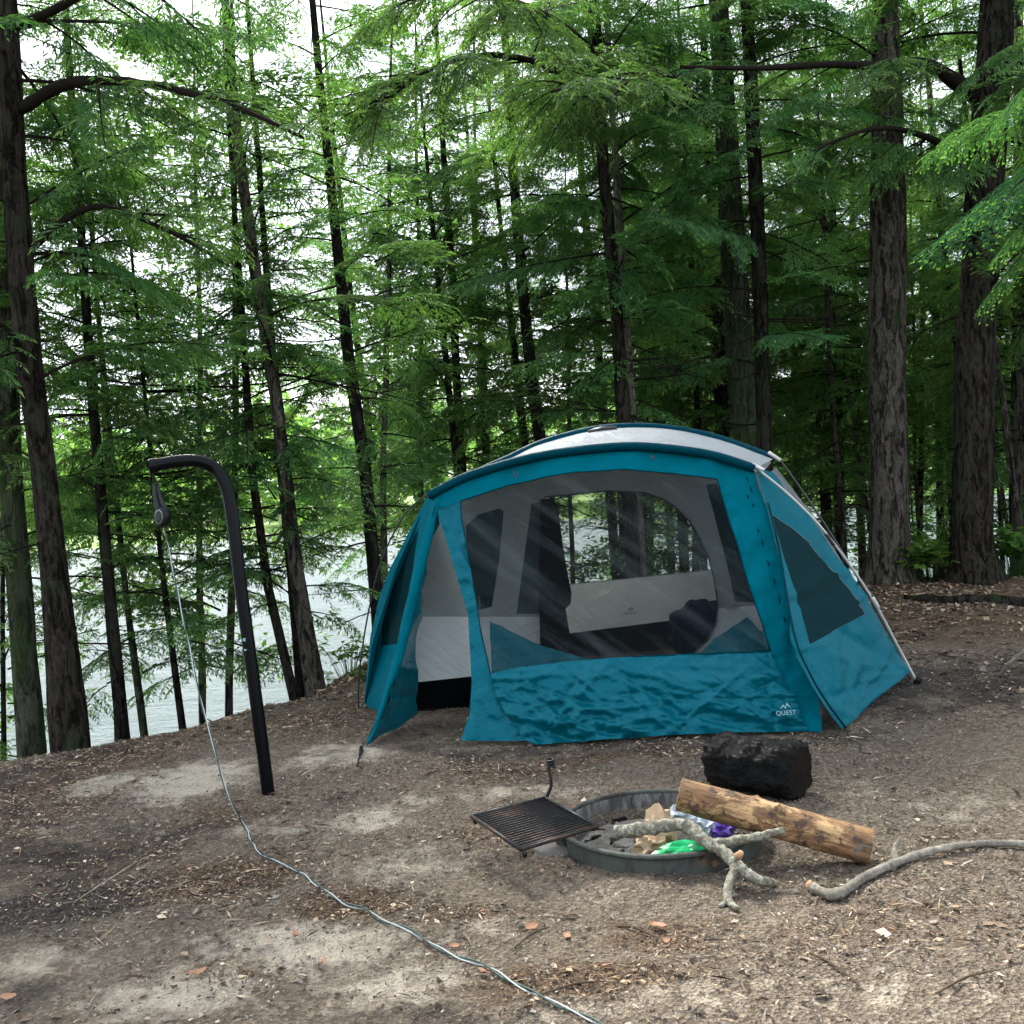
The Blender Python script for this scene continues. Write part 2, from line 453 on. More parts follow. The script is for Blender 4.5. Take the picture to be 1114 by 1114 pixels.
# ------------------------------------------------------------------ ground sheet
def blobs(lst):
    out = []
    for (px, py, rx, ry, a) in lst:
        c = G(px, py); d = depth(c); a1 = G(px, min(py + ry, 1300)); a2 = G(px, max(py - ry, 700))
        out.append((c.x, c.y, rx / F * d, max(.06, (a2 - a1).length / 2), a))
    return out
SAND = blobs([(110, 853, 45, 12, .9), (205, 850, 70, 22, .9), (370, 822, 60, 14, .8), (450, 875, 60, 10, .5), (405, 890, 50, 16, .8), (560, 862, 110, 12, .5),
              (330, 1030, 130, 30, .85), (200, 1080, 110, 30, .8), (430, 1075, 90, 30, .7), (450, 940, 90, 26, .55), (640, 975, 60, 14, .4),
              (740, 1080, 130, 26, .45), (980, 1080, 150, 30, .4), (860, 1000, 110, 20, .35), (1040, 880, 90, 26, .45), (300, 900, 90, 14, .5), (620, 1100, 70, 20, .5), (40, 1050, 70, 20, .6), (940, 860, 60, 18, .35), (520, 1010, 60, 20, .45), (60, 900, 60, 10, .4)])
LITT = blobs([(150, 790, 260, 25, .9), (20, 880, 120, 60, .6), (230, 960, 90, 22, .9), (380, 985, 70, 20, .9), (540, 900, 60, 16, .5), (560, 840, 90, 14, .6),
              (630, 1065, 130, 22, .8), (250, 1060, 60, 20, .8), (720, 1020, 90, 20, .6), (100, 940, 120, 30, .5), (1060, 670, 130, 30, .9), (330, 780, 90, 14, .5),
              (900, 1010, 200, 30, .4), (240, 890, 60, 20, .5), (500, 995, 60, 10, .7), (700, 820, 200, 8, .6)])
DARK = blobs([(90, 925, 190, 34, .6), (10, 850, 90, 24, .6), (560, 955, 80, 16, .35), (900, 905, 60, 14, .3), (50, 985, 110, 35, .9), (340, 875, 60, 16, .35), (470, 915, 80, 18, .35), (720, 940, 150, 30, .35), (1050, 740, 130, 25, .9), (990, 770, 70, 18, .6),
              (250, 1045, 45, 14, .5), (470, 1105, 70, 14, .5), (700, 806, 280, 14, .7), (20, 1080, 60, 20, .4), (930, 690, 90, 30, .5)])  # dark soil, plus tent shadow painted in beneath its front and beside the poles
def field(B, x, y):
    v = np.zeros_like(x)
    for (cx, cy, sx, sy, a) in B:
        v = np.maximum(v, a * np.exp(-(((x - cx) / sx) ** 2 + ((y - cy) / sy) ** 2) * .8))
    return v

CRN = G(719, 915)
def make_ground():
    rr = [0.0, .35]
    while rr[-1] < 75:
        r = rr[-1]; rr.append(r + (.013 if 1.6 < r < 5 else .02 if r < 9 and r > 1 else .05 if r < 1.7 else .06 if r < 17 else .35))
    rr = np.array(rr[1:])
    az = np.concatenate([np.linspace(-180, -34, 60)[:-1], np.linspace(-34, 34, 460), np.linspace(34, 180, 60)[1:]])
    A, RR = np.meshgrid(np.radians(az), rr)
    X = RR * np.sin(A); Y = RR * np.cos(A)
    Z = hz(X, Y)
    near = 1 - sst(8, 12, RR)
    Z = Z + near * ((fbm(X * 14, Y * 14, 31, 3) - .5) * .022 + (fbm(X * 45, Y * 45, 41, 2) - .5) * .010)
    Z = Z - .16 * (1 - sst(.36, .405, np.hypot(X - CRN.x, Y - CRN.y)))
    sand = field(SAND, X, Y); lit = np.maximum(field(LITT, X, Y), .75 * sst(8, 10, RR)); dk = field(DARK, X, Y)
    nr, na = X.shape
    i = np.arange(nr - 1)[:, None] * na + np.arange(na - 1)[None, :]
    Q = np.stack([i, i + 1, i + na + 1, i + na], -1).reshape(-1, 4)
    V = np.stack([X, Y, Z], -1).reshape(-1, 3)
    Q = Q[:, ::-1]
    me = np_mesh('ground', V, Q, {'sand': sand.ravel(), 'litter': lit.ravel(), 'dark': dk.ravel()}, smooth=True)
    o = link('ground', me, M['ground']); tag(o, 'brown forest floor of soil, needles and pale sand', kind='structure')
make_ground()

# water, far shore
mb = MB(); mb.add([(-900, -300, WATER_Z), (900, -300, WATER_Z), (900, 1200, WATER_Z), (-900, 1200, WATER_Z)], [(0, 1, 2, 3)])
tag(mb.obj('lake_water', M['water']), 'bright rippled lake water beyond the trees', kind='structure')
def hills():
    X, Y = np.meshgrid(np.linspace(-420, 420, 120), np.linspace(105, 420, 40))
    Z = WATER_Z - 1 + sst(108, 125, Y + 12 * (fbm(X * .02, Y * .02, 3, 2) - .5)) * (2.2 + 26 * sst(125, 400, Y) * fbm(X * .01, Y * .01, 8, 3))
    n, m_ = X.shape; i = np.arange(n - 1)[:, None] * m_ + np.arange(m_ - 1)[None]
    Q = np.stack([i, i + 1, i + m_ + 1, i + m_], -1).reshape(-1, 4)
    me = np_mesh('hills', np.stack([X, Y, Z], -1).reshape(-1, 3), Q, smooth=True)
    tag(link('hills', me, M['hill']), 'low green hills on the far shore', kind='structure')
hills()
def far_forest():
    r = NR(5); V = []; tone = []
    for k in range(330):
        x = r.uniform(-170, 150); y = 128 + abs(r.normal(0, 1)) * 22
        if -52 < x < -34 and y < 150: continue
        H = r.uniform(8, 17); W = r.uniform(3, 6); n = 420
        u = r.normal(size=(n, 3)); u /= np.linalg.norm(u, axis=1)[:, None]
        c = np.array([x, y, WATER_Z + 1.5 + H * .55]) + u * np.array([W, W, H * .5]) * r.uniform(.55, 1, (n, 1)) * (1 + .25 * np.sin(u[:, :1] * 7 + k))
        s = r.uniform(.35, .9, (n, 1)); a = r.normal(size=(n, 3)); a /= np.linalg.norm(a, axis=1)[:, None]; b = np.cross(a, r.normal(size=(n, 3))); b /= np.linalg.norm(b, axis=1)[:, None]
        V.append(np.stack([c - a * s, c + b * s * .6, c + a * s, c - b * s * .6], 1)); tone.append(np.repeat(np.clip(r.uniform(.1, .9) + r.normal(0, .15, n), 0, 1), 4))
    V = np.concatenate(V).reshape(-1, 3); tone = np.concatenate(tone)
    me = np_mesh('far_forest', V, np.arange(len(V)).reshape(-1, 4), {'tone': tone, 'tip': tone * 0})
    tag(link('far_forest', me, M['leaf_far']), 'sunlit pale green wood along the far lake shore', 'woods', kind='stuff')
far_forest()

# ------------------------------------------------------------------ foliage templates
def bough(L, r, fine=False, droop=.22, sparse=1.0):
    """one hemlock bough along +x from origin. returns leaf verts (n,4,3), tip, tone, wood quads verts (m,4,3)"""
    S = []; D = []; LN = []; TP = []; WD = []; wood = []
    rise = r.uniform(.02, .18); curl = r.uniform(-.12, .12)
    def axis(t):
        return np.array([L * t, curl * L * t * t, rise * L * t - droop * L * t ** 2.2])
    ns = 10
    pts = [axis(t) for t in np.linspace(0, .97, ns)]
    rad = np.linspace(.006 + .006 * L, .002, ns)
    for i in range(ns - 1):
        for a in range(3):
            a0 = 2 * math.pi * a / 3; a1 = 2 * math.pi * (a + 1) / 3
            o0 = np.array([0, math.cos(a0), math.sin(a0)]); o1 = np.array([0, math.cos(a1), math.sin(a1)])
            wood.append([pts[i] + o0 * rad[i], pts[i] + o1 * rad[i], pts[i + 1] + o1 * rad[i + 1], pts[i + 1] + o0 * rad[i + 1]])
    step = .045 if fine else .075
    s_ = .10 * L + .08; side = 1
    while s_ < L:
        t = s_ / L; side = -side; s_ += step * r.uniform(.6, 1.3)
        if r.rand() > sparse * (.94 if t > .25 else .6): continue
        o = axis(t)
        lb = (.12 + .42 * L * (1 - t) ** .75 * min(1, t * 3.5)) * r.uniform(.65, 1.15); lb = min(lb, .95)
        ang = side * r.uniform(.75, 1.1); el = r.uniform(-.25, .12)
        d = np.array([math.cos(ang), math.sin(ang), el]); d /= np.linalg.norm(d)
        dr = r.uniform(.12, .5)
        def bx(s): return o + d * lb * s + np.array([.10 * lb * s * s, 0, -dr * lb * s * s])
        q = [bx(0), bx(.5), bx(.96)]
        w = np.array([0, 0, .003]); w2 = np.array([-d[1], d[0], 0]) * .0025
        for i in range(2):
            wood.append([q[i] - w2, q[i] + w2, q[i + 1] + w2 * .6, q[i + 1] - w2 * .6])
        st = .02 if fine else .026
        n = max(3, int(lb / st)); ss = (np.arange(n) + r.uniform(0, 1, n)) / n
        for s in ss:
            for sd in (-1, 1):
                if r.rand() > .93: continue
                lt = (.035 + .34 * lb * (1 - s) ** .8 * min(1, s * 4 + .3)) * r.uniform(.6, 1.2)
                lt = min(lt, .20)
                aa = sd * r.uniform(.6, 1.0); ca, sa = math.cos(aa), math.sin(aa)
                td = np.array([d[0] * ca - d[1] * sa, d[0] * sa + d[1] * ca, d[2] - 2 * dr * s * .8 + r.uniform(-.2, .12)])
                p0 = bx(s)
                if lt > .085:
                    m_ = int(lt / (.035 if not fine else .02))
                    for j in range(m_):
                        f = (j + .5) / m_
                        a2 = (1 if j % 2 else -1) * r.uniform(.5, .9); c2, s2 = math.cos(a2), math.sin(a2)
                        S.append(p0 + td * lt * f + np.array([0, 0, -.25 * lt * f * f])); D.append([td[0] * c2 - td[1] * s2, td[0] * s2 + td[1] * c2, td[2] - .35 * f + r.uniform(-.2, .1)])
                        LN.append(r.uniform(.028, .058)); TP.append(max(0, f - .2) * .5 * (r.rand() < .4) + .25 * (r.rand() < .06)); WD.append(1)
                S.append(p0); D.append(td); LN.append(lt); TP.append((.45 if r.rand() < .22 else .05) * (s > .35)); WD.append(1)
        S.append(bx(.93)); D.append(d + np.array([0, 0, -2 * dr])); LN.append(.07); TP.append(.8); WD.append(1)
    S = np.array(S); D = np.array(D, float); D /= np.linalg.norm(D, axis=1)[:, None]
    LN = np.array(LN)[:, None]; TP = np.array(TP); n = len(S)
    up = np.array([0, 0, 1.0]) + r.normal(0, .35, (n, 3)); B = np.cross(D, up); B /= np.linalg.norm(B, axis=1)[:, None]
    wdt = (r.uniform(.0062, .0098, (n, 1)) if not fine else r.uniform(.0065, .0085, (n, 1)))
    sag = np.zeros((n, 3)); sag[:, 2:] = -LN * .12
    V = np.stack([S, S + D * LN * .45 + B * wdt, S + D * LN + sag, S + D * LN * .45 - B * wdt], 1)
    return V, np.repeat(TP, 4), np.repeat(r.uniform(0, 1, n) * .5, 4), np.array(wood)

def rotz(a): c, s = math.cos(a), math.sin(a); return np.array([[c, -s, 0], [s, c, 0], [0, 0, 1]])
def roty(a): c, s = math.cos(a), math.sin(a); return np.array([[c, 0, s], [0, 1, 0], [-s, 0, c]])
def rotx(a): c, s = math.cos(a), math.sin(a); return np.array([[1, 0, 0], [0, c, -s], [0, s, c]])

TEM = {}
for L in (.7, 1.1, 1.6, 2.2, 2.9):
    TEM[L] = [bough(L, NR(int(L * 100) + q), droop=[.08, .24, .36, .5][q], sparse=[1, 1, .8, .95][q]) for q in range(4)]

def assemble(name, items, mat_leaf='needles', bright=0):
    """items: (template, matrix3, offset, tone)"""
    V = []; T = []; O = []; W = []
    for (tp, Mx, off, tone) in items:
        V.append(tp[0].reshape(-1, 3) @ Mx.T + off); T.append(tp[1]); O.append(np.clip(tp[2] + tone, 0, 1)); W.append(tp[3].reshape(-1, 3) @ Mx.T + off)
    V = np.concatenate(V); W = np.concatenate(W); T = np.concatenate(T); O = np.concatenate(O)
    nv, nw = len(V), len(W); A = np.concatenate([V, W])
    Q = np.arange(len(A)).reshape(-1, 4); mi = np.zeros(len(Q), int); mi[nv // 4:] = 1
    me = np_mesh(name, A, Q, {'tip': np.concatenate([T + bright, np.zeros(nw)]), 'tone': np.concatenate([O, np.zeros(nw)])}, mi)
    me.materials.append(M[mat_leaf]); me.materials.append(M['twig'])
    return me

def crown_mesh(name, z0, H, Lmax, n, seed, leaf='needles', low=.5, elev=0, bright=0, shape=.75):
    r = NR(seed); items = []; keys = sorted(TEM)
    for k in range(n):
        u = (k + r.uniform(0, 1)) / n
        z = z0 + (H - z0) * u ** .72
        f = (H - z) / (H - z0)
        Lw = Lmax * (f ** shape) * (low + (1 - low) * min(1, (1 - f) * 3.0)) * r.uniform(.6, 1.15) + .25
        kk = min(keys, key=lambda q: abs(q - Lw)); tp = TEM[kk][r.randint(4)]; s = Lw / kk
        az = k * 2.399 + r.uniform(-.5, .5); el = elev + R(r.uniform(-24, 18)) + .35 * (1 - f) * .6
        Mx = rotz(az) @ roty(-el) @ rotx(r.uniform(-.65, .65)) * s
        items.append((tp, Mx, np.array([0, 0, z]) + rotz(az) @ np.array([.03, 0, 0]), r.uniform(0, .5)))
    return assemble(name, items, leaf, bright)

CR = {
 'tallA': crown_mesh('crown_tall', 3.0, 13, 3.0, 60, 1), 'tallB': crown_mesh('crown_tall', 4.2, 14, 2.8, 52, 2),
 'midA': crown_mesh('crown_mid', 2.3, 11, 2.3, 72, 3), 'midB': crown_mesh('crown_mid', 1.8, 10, 2.0, 66, 4, elev=.05),
 'lowA': crown_mesh('crown_low', .8, 8, 1.9, 72, 5), 'lowB': crown_mesh('crown_low', .5, 5.5, 1.5, 60, 6), 'thin': crown_mesh('crown_thin', 1.5, 9, 1.7, 48, 7),
 'sap': crown_mesh('crown_sapling', .2, 3.2, .9, 34, 8, shape=.6),
}
def leafy_crown(name, z0, H, W, n, seed, mat_leaf='leaf', size=.05):
    r = NR(seed); V = []; tone = []; wood = []
    nb = 46
    for k in range(nb):
        z = z0 + (H - z0) * r.uniform(0, 1) ; az = r.uniform(0, 6.28); Lb = W * r.uniform(.4, 1) * math.sqrt(max(.05, 1 - ((z - z0) / (H - z0)) ** 2))
        d = np.array([math.cos(az), math.sin(az), r.uniform(.1, .6)]); p0 = np.array([0, 0, z]); p1 = p0 + d * Lb
        w = np.array([-d[1], d[0], 0]) * .008; wood.append([p0 - w, p0 + w, p1 + w * .3, p1 - w * .3])
        m_ = n // nb; s = r.uniform(.25, 1.05, (m_, 1)); c = p0 + d * Lb * s + r.normal(0, .16, (m_, 3)) * (.5 + Lb * .3)
        a = r.normal(size=(m_, 3)) * [1, 1, .35]; a /= np.linalg.norm(a, axis=1)[:, None]; b = np.cross(a, np.array([0, 0, 1.]) + r.normal(0, .3, (m_, 3))); b /= np.linalg.norm(b, axis=1)[:, None]
        sz = size * r.uniform(.6, 1.3, (m_, 1)); V.append(np.stack([c - a * sz, c + b * sz * .6, c + a * sz, c - b * sz * .6], 1)); tone.append(np.repeat(np.clip(r.uniform(0, .7) + r.normal(0, .15, m_), 0, 1), 4))
    V = np.concatenate(V).reshape(-1, 3); W_ = np.array(wood).reshape(-1, 3); A = np.concatenate([V, W_]); Q = np.arange(len(A)).reshape(-1, 4); mi = np.zeros(len(Q), int); mi[len(V) // 4:] = 1
    me = np_mesh(name, A, Q, {'tone': np.concatenate([np.concatenate(tone), np.zeros(len(W_))]), 'tip': np.concatenate([(r.rand(len(V)) < .0) * 1., np.zeros(len(W_))])}, mi)
    me.materials.append(M[mat_leaf]); me.materials.append(M['twig']); return me
CR['leafA'] = leafy_crown('crown_leafy', 1.5, 9, 2.4, 9000, 21)
CR['leafB'] = leafy_crown('crown_leafy', .8, 6.5, 1.8, 7000, 22)

def dead_branch_mesh(seed, L):
    r = random.Random(seed); b = MB(); pts = [Vector((0, 0, 0))]; d = Vector((1, 0, r.uniform(-.1, .15)))
    for k in range(9):
        d = (d + Vector((0, r.uniform(-.14, .14), r.uniform(-.16, .10)))).normalized(); pts.append(pts[-1] + d * L / 9)
    b.tube(pts, lerpl([.013, .008, .002], 10), 5)
    for k in range(9):
        i = r.randint(2, 8); s = r.choice((-1, 1)); q = [pts[i]]; dd = Vector((.7, s * r.uniform(.4, 1), r.uniform(-.4, .2))).normalized()
        for j in range(4): dd = (dd + Vector((r.uniform(-.2, .2),) * 3)).normalized(); q.append(q[-1] + dd * r.uniform(.05, .13))
        b.tube(q, lerpl([.005, .0015], 5), 4)
    return b.mesh('dead_branch')
DEAD = [dead_branch_mesh(k, L) for k, L in enumerate((.7, 1.0, 1.4, 1.8))]
for m_ in DEAD: m_.materials.append(M['twig'])

def trunk_mesh(pts, rad, org, seed, flare=0, sides=20):
    """pts world Vectors bottom->top"""
    pts = [Vector(p) for p in pts]; cum = [0]
    for a, b in zip(pts, pts[1:]): cum.append(cum[-1] + (b - a).length)
    n = max(8, int(cum[-1] / .14)); T = np.linspace(0, cum[-1], n)
    C = np.stack([np.interp(T, cum, [p[i] for p in pts]) for i in range(3)], 1)
    rs = np.interp(T, cum, rad)
    rs = rs * (1 + flare * np.exp(-T / .22))
    th = np.linspace(0, 2 * np.pi, sides, endpoint=False)
    TT, TH = np.meshgrid(T, th, indexing='ij')
    bmp = 1 + .10 * (fbm(TH * 1.3 + seed, TT * .8, seed, 2) - .5) * 2 + .07 * (vn(np.abs(TH - np.pi) * 4.5, TT * 2.2, seed + 5) - .5) * 2 + flare * .35 * np.sin(TH * 4 + seed) * np.exp(-TT / .2)
    Rr = rs[:, None] * bmp
    V = np.stack([C[:, 0:1] + Rr * np.cos(TH), C[:, 1:2] + Rr * np.sin(TH), np.repeat(C[:, 2:3], sides, 1)], -1).reshape(-1, 3) - np.array(org)
    i = np.arange(n - 1)[:, None] * sides; j = np.arange(sides)[None]; j2 = (j + 1) % sides
    Q = np.stack([i + j, i + j2, i + sides + j2, i + sides + j], -1).reshape(-1, 4)
    return np_mesh('trunk', V, Q, smooth=True)

TREES = 0
def hero(name, label, d, path, crown=None, bark='bark_dark', H=13, cs=1.0, crot=0, deads=6, cz=0, flare=.18, group=None, deadz=(1.2, 4.5), cat='tree'):
    """path: (px, py, width px) from low to high, at camera depth d"""
    W = [P(a, b, d) for a, b, c in path]; rad = [c / F * d / 2 * (.86 if c < 40 else .93) for a, b, c in path]
    dn = (W[0] - W[1]).normalized(); p = W[0].copy()
    g = gz(p.x, p.y)
    if p.z > g:
        k = (p.z - g + .1) / max(.3, -dn.z); W.insert(0, p + dn * k); rad.insert(0, rad[0] * 1.05)
    else:
        W[0] = Vector((p.x, p.y, g - .1))
    base = Vector((W[0].x, W[0].y, gz(W[0].x, W[0].y)))
    up = (W[-1] - W[-2]).normalized(); k = max(.5, base.z + H - W[-1].z); up = (up + Vector((0, 0, .6))).normalized()
    r0 = rad[-1]; W.append(W[-1] + up * k * .6); rad.append(r0 * .55); W.append(W[-1] + up * k * .4); rad.append(r0 * .1)
    t = empty(name, base, label, cat, group)
    link('trunk', trunk_mesh(W, rad, base, rnd.randint(0, 99), flare), M[bark], t)
    def on(z):
        for a, b in zip(W, W[1:]):
            if a.z <= z <= b.z: return a.lerp(b, (z - a.z) / (b.z - a.z))
        return W[-1]
    if crown:
        o = link('crown', CR[crown], [], t); tp = on(base.z + 6.0); ax = (tp - base).normalized()
        o.rotation_euler = (Vector((0, 0, 1)).rotation_difference(ax).to_matrix() @ Matrix.Rotation(crot, 3, 'Z')).to_euler()
        o.scale = (cs, cs, cs); o.location = (0, 0, cz)
    for k in range(deads):
        z = base.z + rnd.uniform(*deadz); q = on(z); o = link('dead_branch', DEAD[rnd.randint(0, 3)], [], t)
        o.location = q - base; o.rotation_euler = (rnd.uniform(0, 6), rnd.uniform(-.1, .25), rnd.uniform(0, 6.28)); s = rnd.uniform(.7, 1.2); o.scale = (s, s, s)
    return t, on, base

def limb(t, base, pts, rad, foliage, name='bough', seed=1, mat_leaf='needles'):
    """a big bough as one part: woody tube plus hanging sprays; pts world"""
    pts = smoothpath(pts, 6); r = NR(seed)
    b = MB(base); b.tube(pts, lerpl(rad, len(pts)), 8, wob=.25)
    me0 = b.mesh('tmp', True)
    items = []
    n = len(pts)
    for k in range(foliage[0]):
        u = r.uniform(foliage[1], 1.0); i = min(n - 2, int(u * (n - 1))); p = pts[i]; tdir = (pts[i + 1] - pts[max(0, i - 1)]); az0 = math.atan2(tdir.y, tdir.x)
        Lw = foliage[2] * r.uniform(.5, 1.1) * (1.15 - .5 * u); kk = min(TEM, key=lambda q: abs(q - Lw)); tp = TEM[kk][r.randint(4)]
        az = az0 + r.choice([-1, 1]) * r.uniform(.3, 1.1); el = R(r.uniform(-38, -2))
        items.append((tp, rotz(az) @ roty(-el) @ rotx(r.uniform(-.4, .4)) * (Lw / kk), np.array(p - base), r.uniform(0, .5)))
    me = assemble(name, items, mat_leaf) if items else None
    bm = bmesh.new(); 
    if me: bm.from_mesh(me)
    nf = len(bm.faces); bm.from_mesh(me0); bm.faces.ensure_lookup_table()
    for f in bm.faces[nf:]: f.material_index = 1; f.smooth = True
    out = bpy.data.meshes.new(name); bm.to_mesh(out); bm.free(); out.materials.append(M[mat_leaf]); out.materials.append(M['twig'])
    o = link(name, out, [], t); return o

# ================================================================== TREES
t, on, base = hero('hemlock_tree', 'thick dark hemlock with the broken stub beside its foot, in front of the lake', 8.0,
     [(73, 775, 42), (60, 640, 33), (46, 500, 31), (32, 400, 31), (23, 300, 31), (15, 180, 29), (8, 20, 26)], 'tallA', 'bark_brown', cs=.9, crot=.4, deads=5, flare=.05)
limb(t, base, [P(24, 118, 8.0), P(70, 92, 7.7), (P(130, 88, 7.4)), P(200, 100, 7.1), P(270, 122, 6.9), P(330, 150, 6.7)], [.05, .035, .022, .010], (16, .35, .9), seed=2)
limb(t, base, [P(34, 270, 8.0), P(100, 225, 7.8), P(180, 250, 7.7), P(250, 290, 7.8)], [.035, .02, .008], (14, .2, .9), seed=3)
limb(t, base, [P(10, 30, 8.0), P(50, 15, 7.6), P(110, -15, 7.2), P(200, -40, 7.0)], [.04, .03, .012], (12, .2, 1.3), seed=4)
limb(t, base, [P(30, 400, 8.0), P(10, 360, 7.6), P(-30, 340, 7.2)], [.03, .02, .008], (10, .1, 1.0), seed=5)
hero('hemlock_tree', 'hemlock trunk partly hidden behind the thick dark hemlock at the picture edge', 9.3, [(32, 780, 32), (22, 650, 30), (12, 520, 28), (5, 350, 26)], 'midA', 'bark_moss', cs=.9, crot=2)
hero('hemlock_tree', 'slim dark hemlock just past the thick one, first of the thin trunks by the water', 9.6, [(131, 772, 16), (115, 600, 14), (100, 430, 12), (88, 250, 10)], 'midB', 'bark_dark', cs=.85, crot=1)
hero('young_tree', 'very thin mossy green trunk between two slim dark ones above the lake', 10.6, [(153, 770, 10), (140, 670, 8), (128, 560, 7)], 'lowA', 'bark_moss', H=8, cs=.85, deads=5, cz=.3)
hero('young_tree', 'thinnest dark trunk seen behind the hanging pulley', 10.2, [(195, 765, 9), (180, 650, 7), (168, 540, 6)], 'lowB', 'bark_dark', H=7, cs=.9, deads=5, cz=.5)
hero('tall_tree', 'tall leaning grey trunk rising clear to the top behind the black post', 10.0, [(340, 728, 24), (322, 620, 19), (300, 430, 16), (275, 280, 15), (258, 150, 14), (248, 40, 11)], 'thin', 'bark_grey', H=14, cs=.95, crot=1)
hero('hemlock_tree', 'slim dark trunk touching the tall leaning grey one', 10.6, [(328, 735, 16), (318, 620, 14), (305, 500, 12), (296, 380, 10)], 'thin', 'bark_dark', H=9, cs=.85, crot=2.5, cz=.5)
hero('hemlock_tree', 'slim brown leaning trunk just beyond the black post', 10.3, [(316, 742, 12), (292, 640, 11), (275, 520, 10), (262, 330, 9)], 'lowB', 'bark_brown', H=7, cs=.85, crot=1, cz=.4)
hero('hemlock_tree', 'dark leaning hemlock standing at the door end of the tent', 11.0, [(410, 660, 17), (398, 520, 16), (378, 380, 15), (360, 200, 12), (345, 60, 9)], 'thin', 'bark_dark', H=12, cs=1.05, crot=.2)
hero('hemlock_tree', 'thin distant trunk over the sloping end of the tent roof', 15, [(498, 520, 9), (484, 380, 8), (470, 240, 6)], 'lowA', 'bark_dark', H=10, cs=1.15, crot=2)
hero('hemlock_tree', 'thin distant hemlock between the roof end and the tent peak', 16, [(570, 470, 9), (560, 380, 8), (545, 250, 6)], 'midB', 'bark_dark', H=11, cs=1, crot=1)
t, on, base = hero('hemlock_tree', 'dark brown hemlock right behind the tent peak, darker of a close pair', 12.4, [(680, 480, 18), (670, 330, 16), (656, 180, 15), (648, 20, 12)], 'tallA', 'bark_brown', cs=.85, crot=1.2, deads=12, deadz=(1.5, 4.5))
limb(t, base, [P(652, 130, 12.4), P(610, 80, 11), P(540, 60, 9.8), P(470, 75, 9), P(415, 115, 8.6)], [.05, .035, .02, .01], (34, .15, 1.4), seed=7)
limb(t, base, [P(650, 60, 12.4), P(600, 20, 10.6), P(520, -10, 9.3), P(440, -5, 8.6)], [.05, .035, .02, .01], (26, .15, 1.4), seed=8)
limb(t, base, [P(655, 150, 12.4), P(650, 110, 11), P(640, 90, 9.8), P(600, 100, 8.6)], [.05, .035, .02, .01], (20, .25, 1.2), seed=9)
hero('hemlock_tree', 'pale reddish slimmer trunk of the close pair behind the tent peak', 12.8, [(690, 480, 10), (678, 300, 10), (668, 150, 8)], 'midA', 'bark_pale', cs=.95, crot=3.2, deads=6)
hero('hemlock_tree', 'faint mossy trunk standing deeper than the pair behind the tent peak', 18, [(657, 460, 12), (648, 350, 11), (636, 230, 9)], 'midA', 'bark_moss', cs=1, crot=3)
t, on, base = hero('hemlock_tree', 'thick mossy grey trunk behind the tent, wider of two that touch', 13.2, [(812, 490, 33), (801, 330, 33), (792, 180, 30), (783, 20, 24)], 'tallB', 'bark_moss', cs=.95, crot=.7, deads=5, deadz=(2, 5))
limb(t, base, [P(790, 140, 13.2), P(740, 90, 11.5), P(700, 80, 10), P(660, 110, 9)], [.05, .035, .02, .01], (20, .2, 1.2), seed=10)
hero('hemlock_tree', 'near black trunk in front of the thick mossy grey trunk it touches', 12.6, [(832, 485, 19), (827, 330, 19), (820, 150, 18), (812, 0, 14)], 'tallA', 'bark_dark', cs=.85, crot=2.4, deads=10, deadz=(1.8, 5.5))
hero('large_tree', 'big straight tree with deeply furrowed grey bark just beyond the tent poles', 12.7, [(966, 642, 50), (968, 590, 45), (966, 400, 42), (966, 250, 42), (965, 100, 36), (963, 0, 30)], 'tallB', 'bark_grey', H=17, cs=1, crot=1.9, deads=2, flare=.5, deadz=(3, 5))
t, on, base = hero('large_tree', 'big brown barked tree with a crooked bough, rooted beside the leafy plants', 12.3, [(1062, 642, 50), (1057, 590, 44), (1060, 400, 44), (1068, 250, 42), (1078, 110, 40), (1085, 0, 38)], 'tallA', 'bark_brown', H=17, cs=1.05, crot=5, deads=3, flare=.55, deadz=(3, 5))
limb(t, base, [P(1062, 105, 12.3), P(1030, 82, 12), P(1000, 68, 11.7), P(960, 72, 11.5), P(900, 70, 11.2), P(830, 74, 11), P(740, 73, 10.8)], [.10, .085, .06, .05, .04, .03, .02], (18, .2, 1.1), seed=11)
limb(t, base, [P(1085, 90, 12.3), P(1110, 70, 12), P(1150, 50, 11.5)], [.06, .04, .02], (6, .2, 1.1), seed=12)
limb(t, base, [P(1060, 180, 12.3), P(1010, 150, 11.6), P(950, 140, 11), P(870, 170, 10.6)], [.05, .03, .012], (18, .15, 1.1), seed=13)
